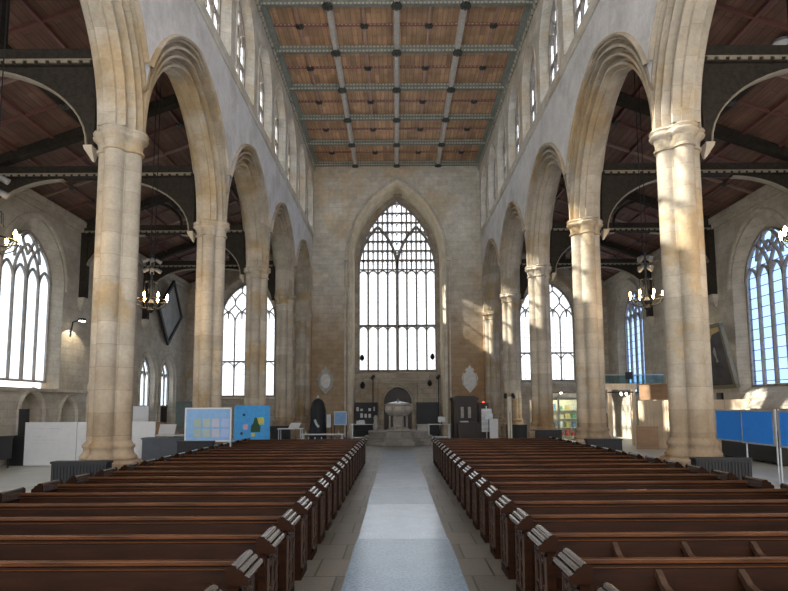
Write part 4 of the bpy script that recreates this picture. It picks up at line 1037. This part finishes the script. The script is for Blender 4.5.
mb = MB(); mb.box(-.12, .12, -.02, .02, 0, .85, Matrix.Rotation(R(-14), 4, 'X')); o = mb.build('leaning_plank', M['black']); o.location = (11.62, 25.5, .0); o.rotation_euler = (0, 0, R(-60)); tag(o, 'black plank leaning beside the orange brown board', 'plank')
# timber portal and shop screen across the aisle
t = thing('timber_portal', 'pale timber doorway frame between the second right column and the hoarding', 'doorway', (10.55, 28.6, 0))
for x in (-.85, -.35, .78):
    mb = MB(); mb.box(x-.09, x+.09, -.1, .1, 0, 2.65); mb.build('post', M['ply'], t)
mb = MB(); mb.box(-.95, .95, -.08, .08, 2.65, 2.95); mb.build('lintel', M['ply'], t)
mb = MB(); mb.box(-.5, .75, -.18, -.12, 2.5, 2.56); mb.build('lighting_track', M['black'], t)
for x in (-.1, .15, .4): mb = MB(); mb.tube([(x, -.15, 2.5), (x, -.2, 2.4)], .045, 8); mb.build('track_light', M['spot' if x > -.05 else 'black'], t)
for x, lab in ((10.35, 'left'), (10.95, 'right')):
    t = thing('clothes_stand', 'dim %s hand stand of dark and pale items behind the timber doorway' % lab, 'stand', (x, 31.5, 0))
    mb = MB(); mb.lathe([(.2,.3),(.22,.8),(.16,1.3),(.12,1.6)], 10); mb.build('dark_items', M['black'], t); mb = MB(); mb.lathe([(.22,1.5),(.2,2.1),(.1,2.3)], 8); mb.build('pale_items', M['white'], t)
    mb = MB(); mb.tube([(0,0,0),(0,0,.4)], .04, 6); mb.build('post', M['iron'], t)
t = thing('glazed_screen', 'glazed shop screen with pale frame between the second and third right columns', 'screen', (8.3, 29.6, 0))
W_ = 1.55
mb = MB(); mb.box(-W_, W_, -.006, .006, .1, 2.3); mb.build('pane', M['pane'], t)
mb = MB()
for x in (-W_, -.3, .95, W_): mb.box(x-.04, x+.04, -.04, .04, 0, 2.45)
mb.box(-W_, W_, -.04, .04, 2.3, 2.5); mb.box(-W_, W_, -.04, .04, 0, .12); mb.build('frame', M['greymarble'], t)
t = thing('shop_shelves', 'lit shop shelving full of pale and coloured goods behind the glazed screen', 'shelving', (8.35, 31.2, 0))
mb = MB(); mb.box(-1.4, 1.4, .1, .15, 0, 2.2)
mb.build('back_panel', M['cream'], t)
for z in (.3, .75, 1.2, 1.65): mb = MB(); mb.box(-1.4, 1.4, -.2, .1, z, z+.028); mb.build('shelf', M['cream'], t)
gc = [plain('goods_red', (.5,.05,.05), .6), plain('goods_cream', (.65,.58,.40), .6), plain('goods_green', (.12,.35,.25), .6), plain('goods_white', (.7,.7,.68), .6), plain('goods_yellow', (.6,.5,.15), .6), plain('goods_blue', (.15,.3,.5), .6)]
random.seed(11)
for zi, z in enumerate((.33, .78, 1.23, 1.68)):
    for j in range(8):
        h = random.uniform(.16, .34); w = random.uniform(.1, .24); m = gc[0] if zi == 0 and j > 2 else random.choice(gc[1:])
        mb = MB(); mb.box(-w/2, w/2, -.08, .08, 0, h); mb.box(-w/2+.01, w/2-.01, -.085, .085, h*.2, h*.8)
        o = mb.build('gift_box', m); o.location = (8.35-1.2+.34*j, 31.1, z); tag(o, 'small coloured gift box on the lit shelves behind the glazed screen', 'box', 'gift boxes on the shop shelves')
t = thing('shop_light_bar', 'bar with two bright ceiling spots over the glazed shop screen', 'light', (8.35, 29.9, 2.55))
mb = MB(); mb.box(-1.4, 1.4, -.03, .03, 0, .05); mb.build('bar', M['iron'], t)
for x in (-.15, .72): mb = MB(); mb.lathe([(.02, .0), (.07, -.04), (.07, -.1), (.02, -.12)], 10, (x, -.1, .02)); mb.build('spot', M['spot'], t)
ld = bpy.data.lights.new('shop_glow', 'AREA'); ld.energy = 60; ld.size = 1.8; ld.color = (1, .88, .68); lo = bpy.data.objects.new('shop_glow', ld); C.objects.link(lo); lo.location = (8.35, 30.3, 2.75)
# blue grey gallery rail over the portal, glass balustrade
t = thing('glass_balustrade', 'greenish glass balustrade above the timber doorway', 'balustrade', (11.4, 29.6, 2.95))
mb = MB(); mb.box(-1.4, 1.9, -.008, .008, 0, .45); mb.build('pane', glass('green_glass', (.62,.78,.80), lead=(50,50)), t); mb = MB(); mb.box(-1.4, 1.9, -.03, .03, .45, .49); mb.build('rail', M['steel'], t)
mb = MB(); mb.box(9.95, 13.3, 28.7, 29.75, 2.85, 2.95); o = mb.build('gallery_floor', M['brownply']); tag(o, 'timber gallery floor above the portal in the right aisle', 'gallery')
t = thing('wall_speaker', 'small black loudspeaker above the gallery rail', 'loudspeaker', (11.5, 29.4, 3.2)); 
mb = MB(); mb.box(-.14, .14, -.12, .12, 0, .35); mb.build('body', M['black'], t); mb = MB(); mb.tube([(0, .1, .0), (0, .1, -.25)], .03, 6); mb.build('bracket', M['iron'], t)
# painting leaning out from the right wall
t = thing('framed_painting', 'large dark framed painting leaning out from the right aisle wall', 'painting', (XW-.12, 24.4, E+.72))
t.rotation_euler = (0, R(-12), 0)
W_, H_ = 2.5, 2.45
mb = MB(); mb.box(-.05, .0, -W_/2, W_/2, 0, H_); mb.build('canvas', plain('dark_canvas', (.055,.05,.055), .55, var=.6, vs=1.6), t)
mb = MB()
for a, b, c, d in ((-W_/2-.1, W_/2+.1, -.1, .04), (-W_/2-.1, W_/2+.1, H_-.04, H_+.1), (-W_/2-.1, -W_/2+.05, 0, H_), (W_/2-.05, W_/2+.1, 0, H_)): mb.box(-.12, .03, a, b, c, d)
mb.build('frame', plain('dark_gilt_frame', (.20,.17,.10), .4, .2), t)
mb = MB(); f_ = lambda a, b, c: (c, a, b)
mb.prism([(-W_/2+.06, H_-.06), (W_/2-.06, H_-.06), (W_/2-.1, H_-.25), (.5, H_-.32), (.12, H_-.62), (0, H_-.75), (-.12, H_-.62), (-.5, H_-.32), (-W_/2+.08, H_-.22)], -.062, -.05, f_); mb.build('painted_curtain', M['gold'], t)
mb = MB()
mb.tube([(-.062, .35, .9), (-.062, .38, 1.3), (-.062, .3, 1.6)], [.1, .14, .06], 6); mb.tube([(-.062, -.4, 1.0), (-.062, -.35, 1.4), (-.062, -.42, 1.6)], [.1, .12, .05], 6)
for v in mb.v[:]: pass
mb.v = [(-.05+(x+.062)*.08-.006, y, z) for x, y, z in mb.v]
mb.build('painted_figures', plain('pale_paint', (.34,.33,.30), .5, var=.4), t)
mb = MB(); mb.box(-.03, .06, -.2, .2, 0, .35); o = mb.build('wall_plaque', M['iron']); o.location = (XW-.06, 24.6, E+.1); tag(o, 'small black plaque on the right wall under the painting', 'plaque')
# tomb with sloping slab under the right window
t = thing('stone_tomb', 'pale stone ledge with a sloping top under the nearest right window', 'ledge', (XW, 21.1, 0))
mb = MB(); mb.prism([(-.50, 1.86), (-.01, 2.36), (-.01, 1.78), (-.50, 1.78)], -2.6, .95, lambda a, b, c: (a, c, b)); mb.build('sloping_slab', M['side'], t)
mb = MB(); mb.box(-.38, -.01, -2.5, .9, 0, 1.78); mb.build('body', M['side'], t)
t = thing('dark_chest', 'long dark chest standing under the sloping stone ledge', 'chest', (12.35, 20.4, 0))
mb = MB(); mb.box(-.4, .4, -1.7, 1.7, .08, 1.0); mb.build('body', M['black'], t); mb = MB(); mb.box(-.44, .44, -1.75, 1.75, 1.0, 1.06); mb.build('lid', M['oakdark'], t)
for b in (-1.6, 1.6): mb = MB(); mb.box(-.4, .4, b-.06, b+.06, 0, .08); mb.build('foot', M['black'], t)
mb = MB(); mb.box(-.3, .3, -.8, .8, 0, .55)
o = place(mb.build('covered_bench', M['black']), 11.6, 15.2); tag(o, 'low black covered bench behind the blue boards by the right wall', 'bench')

# hatchment on the left wall
t = thing('hatchment', 'large dark framed diamond board leaning from the left aisle wall', 'hatchment', (-XW+.12, 33.7, E+3.65)); t.rotation_euler = (0, R(4), 0)
dm = lambda r, q: [(r*cos(k*pi/2+pi/2)*.95, 1.75+q+r*sin(k*pi/2+pi/2)) for k in range(4)]
mb = MB(); mb.prism(dm(1.7, 0), 0, .06, lambda a, b, c: (c, a, b)); mb.build('panel', plain('worn_grey_panel', (.20,.19,.175), .4, var=.35, vs=1.2), t)
mb = MB(); ou, inn = dm(1.9, 0), dm(1.65, 0)
for k in range(4):
    j = (k+1) % 4; mb.prism([ou[k], ou[j], inn[j], inn[k]], .0, .13, lambda a, b, c: (c, a, b))
mb.build('frame', M['black'], t)
# wall lamps
for s, y in ((-1, 24.6), (1, 24.9)):
    yy = 24.9 if s > 0 else 24.4
    t = thing('wall_lamp', 'small lit bracket lamp on the %s aisle wall' % sidename[s], 'lamp', (s*XW, 23.9 if s < 0 else 25.1, E+3.45))
    mb = MB(); mb.tube([(-s*.02, 0, -.6), (-s*.1, 0, 0), (-s*.45, 0, .12)], .03, 6); mb.build('bracket', M['iron'], t)
    mb = MB(); mb.box(*sorted((-s*.38, -s*.58)), -.12, .12, .06, .16); mb.build('housing', M['black'], t)
    mb = MB(); mb.box(*sorted((-s*.40, -s*.56)), -.10, .10, .03, .062); mb.build('lens', M['spot'], t)
    ld = bpy.data.lights.new('wall_lamp_glow', 'SPOT'); ld.energy = 60; ld.color = (1, .85, .62); ld.spot_size = R(120); lo = bpy.data.objects.new('wall_lamp_glow', ld); C.objects.link(lo); lo.location = (s*(XW-.5), t.location.y, E+3.44)
# roof spotlights in the right aisle
for x, y, lab in ((8.6, 15.2, 'left'), (9.6, 14.0, 'right')):
    t = thing('roof_spotlight', 'round silver spotlight under the right aisle roof, %s of two' % lab, 'spotlight', (x, y, roofz(x)-.12))
    mb = MB(); mb.lathe([(.05,.0),(.17,-.04),(.2,-.13),(.17,-.15)], 14); mb.build('housing', M['steel'], t, 40); mb = MB(); mb.lathe([(.16,-.145),(.1,-.17),(.0,-.18)], 12); mb.build('lens', M['marble'], t, 40)

# little details: hymn books on the pews' ends are absent; panels on the aisle end wall
mb = MB(); mb.prism([(-.28, 0), (.28, 0), (.28, 1.2)] + [(u, 1.2+v) for u, v in arch_pts(.28, .3, 5)[::-1]] + [(-.28, 1.2)], -.06, 0, lambda a, b, c: (a, c, b))
o = mb.build('wall_tablet', M['greymarble']); o.location = (-13.0, YE-.005, E+.35); tag(o, 'narrow pointed grey tablet at the corner of the left aisle end wall', 'tablet')

# ------------------------------------------------------------------ light, sky, camera
wd = bpy.data.worlds.new('sky'); bpy.context.scene.world = wd; wd.use_nodes = True; nt = wd.node_tree; nt.nodes.clear()
out = nt.nodes.new('ShaderNodeOutputWorld'); bg = nt.nodes.new('ShaderNodeBackground'); nt.links.new(bg.outputs[0], out.inputs[0])
tc = nt.nodes.new('ShaderNodeTexCoord'); sp = nt.nodes.new('ShaderNodeSeparateXYZ'); nt.links.new(tc.outputs['Generated'], sp.inputs[0])
c = ramp(nt, sp.outputs[0], [(0.0, (.95,.97,1.0)), (.45, (.93,.96,1.0)), (.9, (.62,.76,1.0))])
nt.links.new(c, bg.inputs[0]); bg.inputs[1].default_value = 2.6
sun = bpy.data.lights.new('sun', 'SUN'); sun.energy = 17; sun.color = (1, .93, .80); sun.angle = R(.6)
so = bpy.data.objects.new('sun', sun); C.objects.link(so); so.rotation_euler = Vector((1, .12, -.72)).to_track_quat('-Z', 'Y').to_euler()

cam = bpy.data.cameras.new('camera'); co = bpy.data.objects.new('camera', cam); C.objects.link(co); bpy.context.scene.camera = co
cam.sensor_width = 36; cam.lens = 36*590/788; cam.clip_end = 300; cam.clip_start = .05
pitch = 5.5
co.location = (-.08, 0, E)
co.rotation_euler = (Matrix.Rotation(R(90+pitch), 4, 'X') @ Matrix.Rotation(R(-.3), 4, 'Z')).to_euler()
cam.shift_y = .0673; cam.shift_x = -.003
sc = bpy.context.scene
sc.view_settings.view_transform = 'Standard'; sc.view_settings.look = 'None'; sc.view_settings.exposure = .6; sc.view_settings.gamma = 1
sc.cycles.use_denoising = True; sc.cycles.max_bounces = 8; sc.cycles.diffuse_bounces = 5; sc.cycles.transparent_max_bounces = 12
sc.cycles.sample_clamp_indirect = 6
